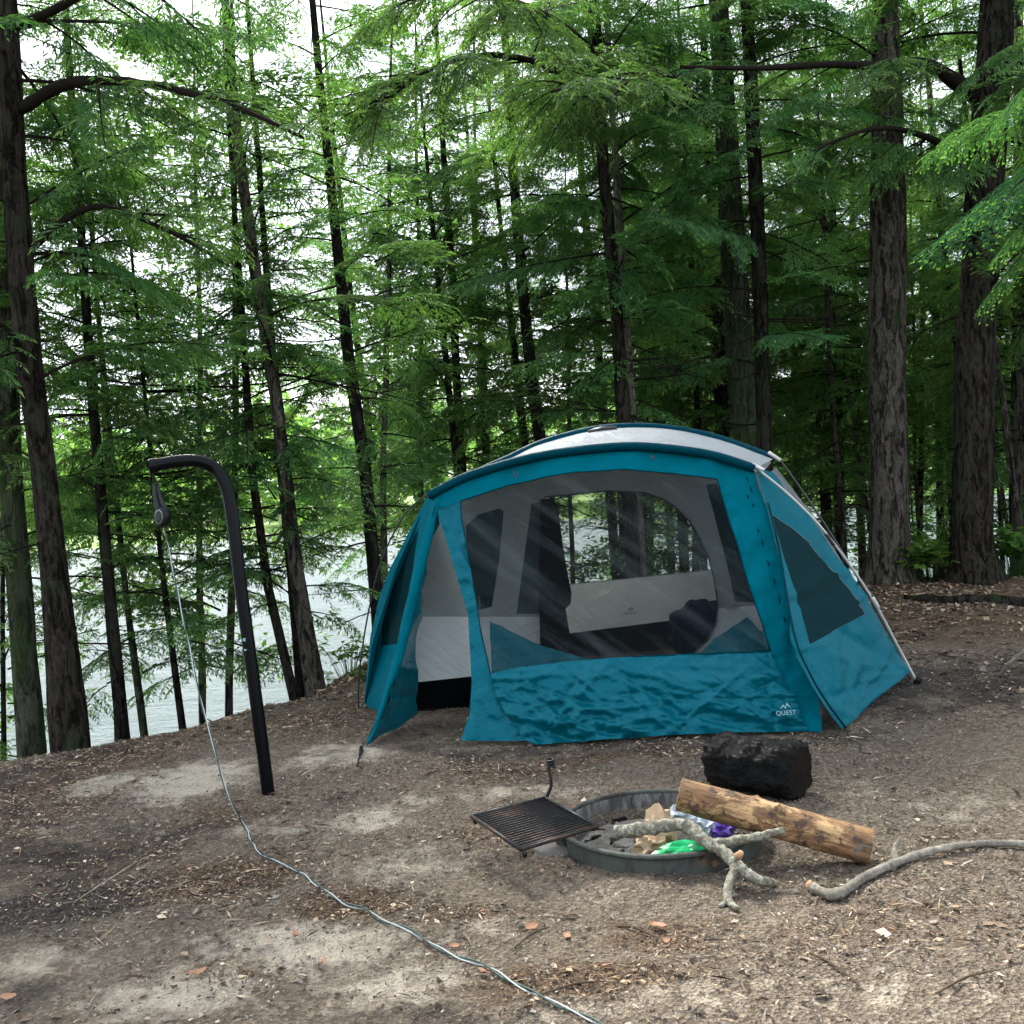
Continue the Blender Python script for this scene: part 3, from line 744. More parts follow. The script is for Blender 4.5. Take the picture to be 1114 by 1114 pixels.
misc = [
 (20, [(898, 580, 9), (892, 470, 9), (888, 380, 8)], 'thin upright trunk closest to the tent poles, seen above the wing'),
 (19, [(915, 590, 13), (911, 470, 13), (908, 300, 11)], 'medium dark trunk halfway between the tent poles and the furrowed grey tree'),
 (22, [(938, 580, 8), (934, 470, 8), (932, 350, 7)], 'narrow dark trunk close against the furrowed grey tree'),
 (21, [(1000, 620, 7), (1002, 500, 7), (1004, 380, 6)], 'pencil thin trunk directly beyond the furrowed grey tree, lake side'),
 (23, [(1023, 600, 9), (1022, 500, 9), (1020, 380, 8)], 'narrow dark trunk above the leafy plants between the two big trees'),
 (15, [(1108, 610, 20), (1107, 500, 20), (1110, 350, 18)], 'shaded trunk past the big brown tree at the picture edge'),
 (17, [(787, 480, 17), (784, 430, 17), (778, 300, 15)], 'dark trunk peeking out beside the thick mossy grey one, just over the roof'),
 (19, [(738, 470, 12), (735, 400, 12), (728, 250, 10)], 'blurred grey trunk over the white tent roof between the pair and the mossy trunk'),
 (20, [(702, 470, 9), (699, 400, 9), (694, 250, 8)], 'narrow dark trunk just beyond the close pair on the roof peak'),
 (16, [(760, 470, 8), (757, 400, 8), (750, 250, 7)], 'thin dark trunk standing over the crest of the white roof'),
 (22, [(868, 560, 10), (866, 450, 10), (863, 300, 9)], 'dark trunk above the upper end of the tent wing'),
]
for i, (d, pth, lab) in enumerate(misc):
    hero('hemlock_tree', lab, d, pth, ['midB', 'midA', 'lowA'][i % 3], BARK[i % 3], H=12, cs=1, crot=i * 1.3, deads=4, flare=.2)
t = hero('hemlock_tree', 'hemlock outside the frame whose bright tipped bough hangs beside the big brown tree', 5.6, [(1330, 900, 50), (1325, 500, 46), (1320, 100, 42), (1320, -100, 40)], None, 'bark_brown', H=12, deads=0)
tt, on, base = t
def fine_bough(L, r, droop):
    S = []; D = []; LN = []; WD = []; TP = []; wood = []
    def axis(t): return np.array([L * t, .08 * L * t * t, .05 * L * t - droop * L * t ** 2])
    pts = [axis(t) for t in np.linspace(0, .98, 12)]; rad = np.linspace(.011, .0018, 12)
    for i in range(11):
        for a in range(4):
            o0 = np.array([0, math.cos(a * 1.571), math.sin(a * 1.571)]); o1 = np.array([0, math.cos(a * 1.571 + 1.571), math.sin(a * 1.571 + 1.571)])
            wood.append([pts[i] + o0 * rad[i], pts[i] + o1 * rad[i], pts[i + 1] + o1 * rad[i + 1], pts[i + 1] + o0 * rad[i + 1]])
    def twig(p, d, lt):
        n = max(4, int(lt / .006)); f = (np.arange(n) + .5) / n; d = d / np.linalg.norm(d)
        q = p + np.outer(f * lt, d); q[:, 2] -= .3 * lt * f * f; sd = np.array([-d[1], d[0], 0]); sd /= np.linalg.norm(sd) + 1e-6
        wood.append([p - sd * .0012, p + sd * .0012, q[-1] + sd * .0006, q[-1] - sd * .0006])
        for sg in (-1, 1):
            dd = sd * sg * .9 + d * .55 + r.normal(0, .12, (n, 3)); S.extend(q); D.extend(dd); LN.extend(.018 * (1 - .35 * f) * r.uniform(.8, 1.2, n)); WD.extend([.0036] * n); TP.extend([0.0] * n)
        if r.rand() < .6:
            for a in (-.5, 0, .5):
                S.append(q[-1]); D.append(d * math.cos(a) + sd * math.sin(a) + np.array([0, 0, -.3])); LN.append(r.uniform(.018, .034)); WD.append(.0048); TP.append(r.uniform(.7, 1))
    s_ = .12; side = 1
    while s_ < L:
        t = s_ / L; side = -side; s_ += r.uniform(.035, .065); o = axis(t); lb = min(.55, (.08 + .40 * L * (1 - t) ** .8 * min(1, t * 3)) * r.uniform(.6, 1.15)); ang = side * r.uniform(.7, 1.05)
        d = np.array([math.cos(ang), math.sin(ang), r.uniform(-.3, 0)]); dr = r.uniform(.2, .5)
        bx = lambda s: o + d * lb * s + np.array([.1 * lb * s * s, 0, -dr * lb * s * s]); sd = np.array([-d[1], d[0], 0]) * .002
        wood.append([bx(0) - sd, bx(0) + sd, bx(.5) + sd * .7, bx(.5) - sd * .7]); wood.append([bx(.5) - sd * .7, bx(.5) + sd * .7, bx(1) + sd * .3, bx(1) - sd * .3])
        n = max(2, int(lb / .028))
        for i in range(n):
            f = (i + r.rand()) / n; a = (1 if i % 2 else -1) * r.uniform(.6, 1.0); td = np.array([d[0] * math.cos(a) - d[1] * math.sin(a), d[0] * math.sin(a) + d[1] * math.cos(a), d[2] - dr * f + r.uniform(-.15, .1)])
            twig(bx(f), td, min(.17, (.05 + .40 * lb * (1 - f)) * r.uniform(.6, 1.2)))
        twig(bx(.9), d + np.array([0, 0, -dr * 2]), .05)
    twig(axis(.95), np.array([1, 0, -droop * 2]), .08)
    S = np.array(S); D = np.array(D); D /= np.linalg.norm(D, axis=1)[:, None]; LN = np.array(LN)[:, None]; WD = np.array(WD)[:, None]; n = len(S)
    B = np.cross(D, np.array([0, 0, 1.]) + r.normal(0, .3, (n, 3))); B /= np.linalg.norm(B, axis=1)[:, None]
    V = np.stack([S - B * WD * .6, S + D * LN * .6 + B * WD, S + D * LN, S + D * LN * .6 - B * WD], 1)
    return V, np.repeat(np.array(TP), 4), np.repeat(r.uniform(0, .5, n), 4), np.array(wood)
FINE = [fine_bough(1.3, NR(900 + q), [.25, .35, .3][q]) for q in range(3)]
for q, (px, py, dd, az, el, s, tw) in enumerate([(1192, 90, 4.9, 184, -10, .66, .25), (1197, 135, 4.6, 196, -20, .62, -.25), (1172, 100, 5.0, 170, -8, .6, .25), (1192, 185, 4.8, 188, -26, .55, .15), (1162, 65, 4.6, 200, -22, .5, .25), (1202, 160, 5.2, 178, -14, .8, -.15), (1182, 220, 5.0, 184, -30, .6, .1)]):
    o_ = P(px, py, dd); Mx = rotz(R(az)) @ roty(-R(el)) @ rotx(tw) * s
    me = assemble('bough', [(FINE[q % 3], Mx, np.array(o_ - base), .35)], 'fresh'); link('bough', me, [], tt)

# trunks for the depth of the wood
def bg_trunk(H, r0, seed):
    r = random.Random(seed); p = Vector((0, 0, -.6)); pts = [p]; d = Vector((0, 0, 1))
    n = 14
    for k in range(n): d = (d + Vector((r.uniform(-.03, .03), r.uniform(-.03, .03), 0))).normalized(); pts.append(pts[-1] + d * (H + .4) / n)
    return trunk_mesh(pts, lerpl([r0, r0 * .85, r0 * .7, r0 * .5, r0 * .12], n + 1), (0, 0, 0), seed, .25, 12)
BT = []
for k, (H, r0) in enumerate([(13, .11), (12, .075), (10, .05), (7, .03)]):
    m_ = bg_trunk(H, r0, k + 3); m_.materials.append(M[BARK[(0, 1, 2, 0)[k]]]); BT.append((m_, H))
spots = []; rs = NR(77)
def clear(x, y, md):
    return all((x - a) ** 2 + (y - b) ** 2 > md * md for a, b in spots)
for lo, hi, r0, r1, n, md, kinds in [(8, 19.9, 20, 34, 7, 2.2, 'AAM'), (20, 35.9, 20, 34, 9, 2.2, 'AAM'), (-7, 6.9, 14, 21, 6, 2.0, 'AM'), (-33, -8, 11.2, 15.0, 4, 1.6, 'LSLSL'), (-9, 7, 13.5, 21, 10, 2.0, 'LLSLM'), (7, 20, 15.5, 32, 24, 1.7, 'LMLSL'), (20, 36, 15, 32, 26, 1.7, 'LMLSLM')]:
    k = 0; tries = 0
    while k < n and tries < 3000:
        tries += 1
        az = R(rs.uniform(lo, hi)); rr_ = rs.uniform(r0, r1); x, y = rr_ * math.sin(az), rr_ * math.cos(az)
        if not clear(x, y, md) or gz(x, y) < WATER_Z + .1: continue
        spots.append((x, y)); c = kinds[k % len(kinds)]; k += 1
        tr, H = BT[{'A': 0, 'M': 1, 'L': 2, 'S': 3}[c]]; cr = CR[{'A': ('tallA', 'tallB'), 'M': ('midA', 'midB'), 'L': ('lowA', 'thin'), 'S': ('sap', 'lowB')}[c][rs.randint(2)]]
        if hi == 6.9 or hi == 19.9 or hi == 35.9: hi = {6.9: 7, 19.9: 20, 35.9: 36}[hi]
        if hi == -8: zone, lab = 'slender hemlocks down the bank by the water', 'slender hemlock down the bank between the edge trunks and the lake'
        elif hi == 7: zone, lab = 'distant hemlocks above the tent roof by the door end', 'distant hemlock beyond the door half of the tent roof'
        elif hi == 20: zone, lab = 'deep wood hemlocks behind the tent', 'hemlock deep in the dark wood behind the poled half of the tent'
        else: zone, lab = 'deep wood hemlocks around the two big trees', 'hemlock deep in the wood around and beyond the two big trees'
        t_ = empty('hemlock_tree', (x, y, gz(x, y)), lab, 'tree', zone)
        t_.rotation_euler = (rs.uniform(-.04, .04), rs.uniform(-.05, .05), rs.uniform(0, 6.28)); s = rs.uniform(.85, 1.15); t_.scale = (s, s, s)
        a = link('trunk', tr, [], t_); b = link('crown', cr, [], t_); b.rotation_euler.z = rs.uniform(0, 6)
        for q in range(3):
            o = link('dead_branch', DEAD[rs.randint(4)], [], t_); o.location = (0, 0, rs.uniform(1.0, 3.5)); o.rotation_euler = (0, rs.uniform(-.1, .2), rs.uniform(0, 6.28))
# broadleaf trees catching light
for (px, d, cr, s, lab) in [(205, 13.6, 'leafA', 1.1, 'bright leafed young broadleaf tree between the thin trunks by the pulley'), (455, 17, 'leafA', 1.2, 'bright green broadleaf tree behind the door end of the roof'),
                            (520, 22, 'leafB', 1.5, 'pale leafed broadleaf tree far beyond the sloping roof end'), (935, 24, 'leafB', 1.4, 'sunlit leafy sapling glimpsed close beside the furrowed grey tree'),
                            (1030, 27, 'leafA', 1.3, 'pale leafy tree far behind, between the two big trees'), (745, 27, 'leafA', 1.3, 'pale leafy tree far beyond the tent roof peak'),
    (870, 21, 'leafB', 1.1, 'bright leafy understory tree above the upper corner of the tent wing'), (1000, 19, 'leafB', .9, 'low bright leafy tree directly between the two big trees'), (1090, 18, 'leafB', 1.0, 'bright leafy tree on the outer side of the big brown tree'), (700, 19, 'leafB', 1.1, 'leafy young tree behind the roof peak'), (620, 15.5, 'leafB', .8, 'small leafy tree seen through the rear tent window')]:
    q = P(px, 600, d); t_ = empty('broadleaf_tree', (q.x, q.y, max(gz(q.x, q.y), WATER_Z + .05)), lab, 'tree'); t_.scale = (s, s, s)
    link('trunk', BT[2][0], [], t_); link('crown', CR[cr], [], t_)

# broken stub
q = G(93, 772); b = MB(q); b.tube([q + Vector((0, 0, -.1)), q + Vector((0, 0, .12)), q + Vector((-.004, 0, .27)), q + Vector((.0, .01, .32))], [.05, .042, .036, .012], 9, wob=.5)
tag(b.obj('tree_stub', M['bark_dark']), 'short broken dead stub beside the foot of the thick dark hemlock', 'stub')

# leafy plants
def leaf_plant(name, loc, label, cat, n, h, w, size, seed, group=None, upright=.6):
    r = NR(seed); t = empty(name, loc, label, cat, group); V = []; tone = []; st = MB((0, 0, 0))
    for k in range(n):
        az = r.uniform(0, 6.28); L = h * r.uniform(.5, 1.05); out = w * r.uniform(.1, 1)
        base_ = Vector((math.cos(az) * out * .4, math.sin(az) * out * .4, -.03)); tip = Vector((math.cos(az) * out, math.sin(az) * out, L))
        st.tube([base_, base_.lerp(tip, .5) + Vector((0, 0, .04)), tip], [.004, .003, .002], 4)
        for j in range(r.randint(3, 6)):
            a2 = r.uniform(0, 6.28); d = np.array([math.cos(a2), math.sin(a2), r.uniform(-.3, upright)]); d /= np.linalg.norm(d); s = size * r.uniform(.6, 1.2)
            B = np.cross(d, [0, 0, 1]); B /= np.linalg.norm(B); c = np.array(tip) * r.uniform(.7, 1)
            m1 = c + d * s * .35 + B * s * .28 + [0, 0, .15 * s]; m2 = c + d * s * .35 - B * s * .28 + [0, 0, .15 * s]; e1 = c + d * s * .75 + B * s * .2; e2 = c + d * s * .75 - B * s * .2; tp = c + d * s - np.array([0, 0, .1 * s]); mid = c + d * s * .5 
            V += [[c, m1, mid, m2], [mid, m1, e1, tp], [mid, tp, e2, m2]]; tone += [r.uniform(0, 1)] * 12
    V = np.array(V).reshape(-1, 3)
    link('leaves', np_mesh('leaves', V, np.arange(len(V)).reshape(-1, 4), {'tone': np.array(tone), 'tip': np.zeros(len(V))}), M['leaf'], t); st.obj('stems', M['leaf'], t)
    return t
def on_line(px, d):
    q = P(px, 600, d); return Vector((q.x, q.y, gz(q.x, q.y)))
for i, (px, d, h, w, lab) in enumerate([(1012, 12.5, .48, .42, 'lush bright green plant filling the gap between the two big trees'), (1034, 12.9, .42, .34, 'small bright plant tucked against the big brown tree'),
                                        (1104, 12.5, .60, .50, 'bushy bright green plant on the outer side of the big brown tree'), (995, 13.4, .7, .2, 'tall sparse green seedling beside the root of the furrowed grey tree')]):
    leaf_plant('leafy_plant', on_line(px, d), lab, 'plant', 80 if i < 3 else 20, h, w, .17, 40 + i, 'leafy plants by the two big trees')
leaf_plant('seedling', G(100, 803), 'tiny green seedling on the brown slope below the thick dark hemlock', 'seedling', 5, .10, .06, .07, 50)
leaf_plant('low_shrub', on_line(372, 9.6), 'low green shrub at the edge of the bank near the door end of the tent', 'shrub', 26, .3, .3, .09, 51)
leaf_plant('low_shrub', on_line(388, 9.0), 'small low weed beside the rear corner of the tent', 'shrub', 10, .12, .16, .07, 52)
# fallen root / log at the bank
q = [G(985, 652), G(1030, 656), G(1070, 656), G(1135, 660)]
b = MB(q[0]); b.tube(smoothpath([p + Vector((0, 0, .02)) for p in q]), lerpl([.03, .06, .07, .06], 19), 9, wob=.5)
tag(b.obj('fallen_root', M['bark_brown']), 'long half buried root below the leafy plants and the big brown tree', 'root')

# ================================================================== TENT
def plane3(a, b, c):
    a, b, c = Vector(a), Vector(b), Vector(c); n = (b - a).cross(c - a).normalized()
    if n.dot(Vector(EYE) - a) < 0: n = -n
    return a, n
def PP(px, py, pl, off=0):
    d = Vector(ray(px, py)); e = Vector(EYE); t = (pl[0] - e).dot(pl[1]) / d.dot(pl[1]); return e + d * t + pl[1] * off
def inpoly(x, y, poly):
    c = False; n = len(poly)
    for i in range(n):
        x1, y1 = poly[i]; x2, y2 = poly[(i + 1) % n]
        if (y1 > y) != (y2 > y) and x < (x2 - x1) * (y - y1) / (y2 - y1) + x1: c = not c
    return c
def dense(poly, step):
    out = []
    for i in range(len(poly)):
        a = poly[i]; b = poly[(i + 1) % len(poly)]; n = max(1, int(math.hypot(a[0] - b[0], a[1] - b[1]) / step))
        out += [(a[0] + (b[0] - a[0]) * k / n, a[1] + (b[1] - a[1]) * k / n) for k in range(n)]
    return out
TENT_O = G(690, 790)
tent = empty('screen_tent', TENT_O, 'teal and grey camping tent with a mesh screen porch and open door', 'tent')
def sheet(name, poly, pl, material, holes=(), step=5, disp=None, parent=tent, off=0):
    pd = dense(poly, step); hd = [dense(h, step) for h in holes]
    pts = list(pd); edges = [(i, (i + 1) % len(pd)) for i in range(len(pd))]
    for h in hd:
        b0 = len(pts); pts += h; edges += [(b0 + i, b0 + (i + 1) % len(h)) for i in range(len(h))]
    xs = [p[0] for p in poly]; ys = [p[1] for p in poly]
    allb = list(pts)
    y = min(ys); row = 0
    while y < max(ys):
        x = min(xs) + (row % 2) * step * .5
        while x < max(xs):
            if inpoly(x, y, poly) and not any(inpoly(x, y, h) for h in holes) and min((x - a) ** 2 + (y - b_) ** 2 for a, b_ in allb) > (step * .5) ** 2: pts.append((x, y))
            x += step
        y += step * .87; row += 1
    vo, eo, fo, *_ = delaunay_2d_cdt([Vector(p) for p in pts], edges, [], 0, 1e-6)
    fs = []
    for f in fo:
        cx = sum(vo[i].x for i in f) / len(f); cy = sum(vo[i].y for i in f) / len(f)
        if inpoly(cx, cy, poly) and not any(inpoly(cx, cy, h) for h in holes): fs.append(tuple(f))
    b = MB(TENT_O); b.add([PP(v.x, v.y, pl, off + (disp(v.x, v.y) if disp else 0)) for v in vo], fs)
    return b.obj(name, M[material], parent)

g1 = G(583, 811) + Vector((0, 0, .012)); g2 = G(893, 797) + Vector((0, 0, .012))
FP = plane3(g1, g2, P(690, 497, 6.62))
def fold(x, y):
    a = float(fbm(x * .035 + y * .012, y * .02, 61, 3)); b_ = abs(float(fbm(x * .11 - y * .05, y * .05 + x * .02, 63, 2)) - .5)
    return (a - .5) * .05 - b_ * .03
def make_creases(seed, n, box, ang, ln, hgt, wid, rays=()):
    r = NR(seed); A = []
    for k in range(n):
        x = r.uniform(box[0], box[2]); y = r.uniform(box[1], box[3]); a = math.radians(r.choice(ang) + r.normal(0, 9)); L_ = r.uniform(*ln) / 2
        A.append((x - math.cos(a) * L_, y - math.sin(a) * L_, x + math.cos(a) * L_, y + math.sin(a) * L_, r.uniform(*hgt) * (1 if r.rand() < .6 else -1), r.uniform(*wid)))
    for (x0, y0, a0, a1, l0, l1, m_) in rays:
        for k in range(m_):
            a = math.radians(a0 + (a1 - a0) * (k + r.rand()) / m_); L_ = r.uniform(l0, l1); A.append((x0, y0, x0 + math.cos(a) * L_, y0 + math.sin(a) * L_, r.uniform(*hgt) * (1 if k % 2 else -1) * 1.2, r.uniform(*wid)))
    return np.array(A)
def crease_h(A, x, y):
    x = x + 2.5 * (float(vn(x * .04, y * .04, 8)) - .5); y = y + 3.5 * (float(vn(x * .035, y * .05, 9)) - .5)
    dx = A[:, 2] - A[:, 0]; dy = A[:, 3] - A[:, 1]; L2 = dx * dx + dy * dy; t = np.clip(((x - A[:, 0]) * dx + (y - A[:, 1]) * dy) / L2, 0, 1)
    d = np.hypot(x - A[:, 0] - t * dx, y - A[:, 1] - t * dy); tap = np.sin(np.pi * np.clip(t, .02, .98)) ** .7
    return 1.7 * float((A[:, 4] * tap * np.exp(-d / A[:, 5])).sum())
CL = make_creases(31, 120, (500, 715, 900, 808), (-6, 4, 14, 24, -24, 38), (40, 240), (.005, .016), (1.3, 3.4), ((893, 795, 150, 215, 60, 260, 9), (583, 808, -60, 5, 60, 240, 8), (838, 708, 20, 70, 40, 90, 5), (534, 734, 10, 60, 60, 160, 6)))
CF = make_creases(32, 70, (780, 505, 900, 790), (30, 50, 15, 70), (14, 60), (.003, .009), (2, 4.5))
CW = make_creases(33, 26, (850, 520, 985, 780), (60, 45, -30, -15), (30, 110), (.005, .012), (2, 4.5), ((918, 791, -125, -20, 60, 180, 12), (988, 731, 150, 240, 40, 130, 7), (826, 512, 35, 70, 60, 200, 5)))
CE = make_creases(34, 40, (475, 545, 590, 808), (75, 60, 95, 20, -30), (20, 90), (.007, .018), (2, 4.5), ((476, 545, 60, 85, 80, 250, 5),))
CFL = make_creases(35, 34, (397, 545, 480, 812), (110, 95, 70, 20), (30, 110), (.006, .016), (3, 6), ((475, 543, 95, 115, 80, 240, 5), (397, 810, -80, -40, 60, 160, 5)))
def crink(x, y):
    k = min(1, max(0, (y - 708) / 30)); return fold(x, y) * (1 - k) + k * (.03 + crease_h(CL, x, y) + .03 * (float(fbm(x * .012, y * .05, 75, 2)) - .5))
ARCH = [(466, 538), (500, 520), (528, 510), (555, 502), (590, 494), (640, 487), (690, 484), (740, 488), (780, 495), (820, 508)]
BARCH = [(492, 530, 7.0), (520, 511, 7.2), (555, 495, 7.35), (590, 479, 7.45), (643, 465, 7.5), (690, 461, 7.5), (735, 464, 7.45), (785, 475, 7.35), (842, 496, 7.1)]
BL = [(470, 556), (501, 545), (555, 527), (625, 514), (680, 511), (732, 514), (780, 522)]
sheet('front_band', [(a, b + 4) for a, b in ARCH] + [(826, 530), (780, 522)] + BL[::-1][1:], FP, 'teal', disp=fold)
sheet('side_column', [(780, 522), (826, 530), (834, 552), (846, 600), (858, 650), (880, 705), (893, 770), (894, 797), (880, 796), (838, 708), (810, 620)], FP, 'teal', step=4, disp=lambda x, y: fold(x, y) + crease_h(CF, x, y))
sheet('lower_panel', [(534, 734), (560, 727), (625, 719), (720, 713), (838, 708), (880, 796), (813, 797), (760, 799), (720, 801), (650, 806), (583, 811), (572, 806), (552, 780), (540, 757)], FP, 'teal_crinkle_shaded', disp=crink, step=2.6)
sheet('door_edge_panel', [(475, 543), (501, 545), (502, 562), (512, 620), (524, 690), (534, 734), (540, 757), (552, 780), (572, 806), (530, 806), (501, 806), (511, 776), (513, 741), (509, 668), (488, 597), (477, 562)], FP, 'teal_crinkle_shaded', disp=lambda x, y: fold(x, y) + crease_h(CE, x, y), step=4)
scr = [(501, 545), (555, 527), (625, 514), (680, 511), (732, 514), (780, 522), (810, 620), (838, 708), (720, 713), (625, 719), (560, 727), (534, 734), (524, 690), (512, 620), (502, 562)]
sheet('screen_mesh', scr, FP, 'screen', disp=fold, step=7)
# arch sleeves
b = MB(TENT_O); pts = smoothpath([PP(x, y + 3, FP, .02) for x, y in ARCH], 4); b.tube(pts, .030, 10); b.obj('pole_sleeve', M['teal_dark'], tent)
b = MB(TENT_O); bp = smoothpath([P(x, y + 3, d) for x, y, d in BARCH], 4); b.tube(bp, .028, 10); b.obj('pole_sleeve', M['teal_dark'], tent)
# roof between the arches (front curve to back curve), with slight sag
def coons_strip(name, A, B, material, n=60, m=14, sag=.02, rough=.01, close=None):
    A = [Vector(p) for p in A]; B = [Vector(p) for p in B]
    def rs_(C, n):
        cum = [0]
        for a, b_ in zip(C, C[1:]): cum.append(cum[-1] + (b_ - a).length)
        T = np.linspace(0, cum[-1], n); return [Vector([float(np.interp(t, cum, [p[i] for p in C])) for i in range(3)]) for t in T]
    A = rs_(A, n); B = rs_(B, n); b = MB(TENT_O); vs = []; fs = []
    for i in range(n):
        for j in range(m):
            v = j / (m - 1); p = A[i].lerp(B[i], v); w = math.sin(math.pi * v) * min(1, 6 * i / n, 6 * (n - 1 - i) / n)
            p.z += -sag * w + rough * w * (mn.noise(p * 6) + .5 * mn.noise(p * 15)); vs.append(p)
    for i in range(n - 1):
        for j in range(m - 1): fs.append((i * m + j, i * m + j + 1, (i + 1) * m + j + 1, (i + 1) * m + j))
    b.add(vs, fs); return b.obj(name, M[material], tent)
coons_strip('roof_panel', pts, bp, 'white_fly', rough=.02)
YR = 9.35
rear = [Vector((-.72, YR, 1.30)), Vector((-.2, YR, 1.62)), Vector((.7, YR, 1.74)), Vector((1.5, YR, 1.62)), Vector((2.05, YR, 1.25))]
rear = smoothpath(rear, 6)
coons_strip('roof_panel', [p for p in bp], rear, 'white_fly', rough=.02)
# wing on the right
gw = G(918, 797); WP = plane3(PP(825, 512, FP), Vector((gw.x, gw.y, gw.z + .035)), P(988, 731, 7.15))
wf = lambda x, y: .4 * fold(x * 1.2, y) + crease_h(CW, x, y) + .010 * math.sin((x - y * .55) * .09) * min(1, max(0, (y - 560) / 120))
wwin = [(839, 556), (848, 563), (893, 604), (925, 642), (940, 668), (881, 701), (862, 640), (846, 580)]
sheet('side_wing', [(822, 509), (842, 514), (866, 545), (893, 580), (939, 646), (965, 690), (988, 731), (953, 761), (918, 793), (898, 765), (880, 735), (862, 690), (846, 600), (834, 552)], WP, 'teal', holes=[wwin], disp=wf, step=4)
sheet('wing_window', wwin, WP, 'mesh_dark', disp=wf, off=-.004)
for q_ in (scr[:6], scr[5:8], scr[7:12], scr[11:] + scr[:1]):
    pp_ = []
    for a, c_ in zip(q_, q_[1:]):
        n_ = max(1, int(math.hypot(a[0] - c_[0], a[1] - c_[1]) / 10)); pp_ += [(a[0] + (c_[0] - a[0]) * k_ / n_, a[1] + (c_[1] - a[1]) * k_ / n_) for k_ in range(n_)]
    pp_.append(q_[-1]); b = MB(TENT_O); b.tube([PP(x, y, FP, .006 + fold(x, y)) for x, y in pp_], .0042, 5); b.obj('seam_piping', M['teal_dark'], tent)
# seam piping between column and wing
b = MB(TENT_O); b.tube(smoothpath([PP(x, y, WP, .012) for x, y in [(834, 548), (846, 598), (862, 690), (880, 735), (898, 765), (918, 792)]], 4), .007, 6); b.obj('seam_piping', M['teal_dark'], tent)
# window of the pole-side: white inner side wall
A_ = P(844, 508, 7.15); B_ = P(893, 572, 7.25); Cc = P(985, 738, 7.35); Cc = Vector((Cc.x, Cc.y, gz(Cc.x, Cc.y)))
coons_strip('side_wall', [A_, B_, P(940, 652, 7.3), Cc], [rear[-1], Vector((2.15, YR, .85)), Vector((2.25, YR, .4)), Vector((2.3, YR, gz(2.3, YR)))], 'white_fly', n=24, m=12, sag=0, rough=.02)
A_ = P(467, 538, 6.62); Cl = G(396, 768)
coons_strip('side_wall', [A_, P(430, 620, 6.95), P(405, 700, 7.2), Cl], [rear[0], Vector((-.85, YR, .85)), Vector((-.95, YR, .4)), Vector((-1.0, YR, gz(-1, YR)))], 'teal', n=24, m=12, sag=0, rough=.02)
# left flap and side panel
gs = G(396, 814) + Vector((0, 0, .03))
LP = plane3(PP(475, 541, FP), gs, P(455, 741, 6.85))
lf = lambda x, y: crease_h(CFL, x, y) + .02 * math.sin((x * .8 + y * .25) * .16) * min(1, (y - 541) / 150)
sheet('door_flap', [(475, 541), (479, 570), (463, 622), (456, 671), (454, 741), (452, 776), (432, 794), (397, 812), (408, 780), (432, 710), (446, 650)], LP, 'teal_crinkle_shaded', disp=lf, step=4)
b = MB(TENT_O); b.tube(smoothpath([PP(x, y, LP, .012) for x, y in [(474, 543), (462, 590), (447, 650), (433, 710), (412, 775), (397, 810)]], 4), lerpl([.02, .035, .035, .03, .018, .006], 21), 8, wob=.5); b.obj('rolled_flap_edge', M['teal'], tent)
SP = plane3(PP(466, 541, FP), Cl, P(440, 700, 6.92))
swin = [(447, 590), (456, 572), (452, 600), (436, 700), (413, 703), (417, 660)]
sheet('side_panel', [(464, 541), (474, 546), (463, 590), (447, 650), (434, 710), (420, 770), (408, 782), (396, 768), (400, 720), (403, 692), (411, 655), (422, 622), (440, 588)], SP, 'teal', holes=[swin], disp=lambda x, y: .3 * fold(x, y))
sheet('side_window', swin, SP, 'mesh_dark', disp=lambda x, y: .3 * fold(x, y), off=-.004)
# inner tent
YI = 7.3
IP = (Vector((0, YI, 0)), Vector((0, -1, 0))); RP = (Vector((0, YR - .03, 0)), Vector((0, -1, 0)))
fi = lambda x, y: .4 * fold(x * .8 + 40, y)
door = [(592, 541), (630, 537), (663, 534), (701, 536), (722, 543), (735, 552), (750, 567), (761, 585), (770, 605), (776, 627), (781, 660), (778, 680), (770, 696), (752, 712), (735, 722), (596, 735), (592, 720)]
wl = [(507, 572), (520, 560), (543, 553), (548, 556), (543, 610), (535, 660), (520, 664), (509, 640)]
wm = [(578, 548), (589, 546), (589, 668), (562, 668)]
wr = [(768, 527), (780, 526), (812, 600), (834, 655), (800, 655), (790, 610)]
up_ = [(430, 640), (452, 570), (470, 543), (520, 515), (580, 495), (690, 478), (790, 486), (838, 520), (862, 600), (872, 668)]
def clip_door(p): return p
dl = [p for p in door if p[1] < 668]
sheet('inner_front_wall', [(430, 671), (445, 600), (470, 545), (520, 517), (580, 497), (690, 482), (790, 490), (832, 520), (850, 600), (860, 655), (781, 662), (776, 627), (770, 605), (761, 585), (750, 567), (735, 552), (722, 543), (701, 536), (663, 534), (630, 537), (592, 541), (592, 671)], IP, 'grey_in', holes=[wl, wm, wr], disp=fi, step=6)
for w in (wl, wm, wr): sheet('inner_window', w, IP, 'mesh_dark', disp=fi, off=-.004)
sheet('inner_lower_panel', [(425, 671), (592, 671), (592, 731), (513, 736), (455, 742), (418, 745)], IP, 'light_in', disp=fi, step=6)
sheet('inner_lower_panel', [(781, 662), (860, 655), (872, 735), (735, 740), (735, 722), (752, 712), (770, 696), (778, 680)], IP, 'light_in', disp=fi, step=6)
sheet('inner_tub_wall', [(418, 745), (455, 742), (513, 736), (592, 731), (735, 722), (735, 740), (872, 735), (878, 772), (600, 790), (415, 790)], IP, 'tub', disp=fi, step=7)
sheet('black_door_flap', [(588, 543), (600, 542), (607, 552), (612, 590), (618, 628), (622, 645), (621, 657), (615, 662), (621, 695), (622, 722), (588, 722), (586, 640)], (Vector((0, YI - .08, 0)), Vector((0, -1, 0))), 'black_cloth', disp=lambda x, y: .03 * math.sin(x * .45 + y * .03), step=4)
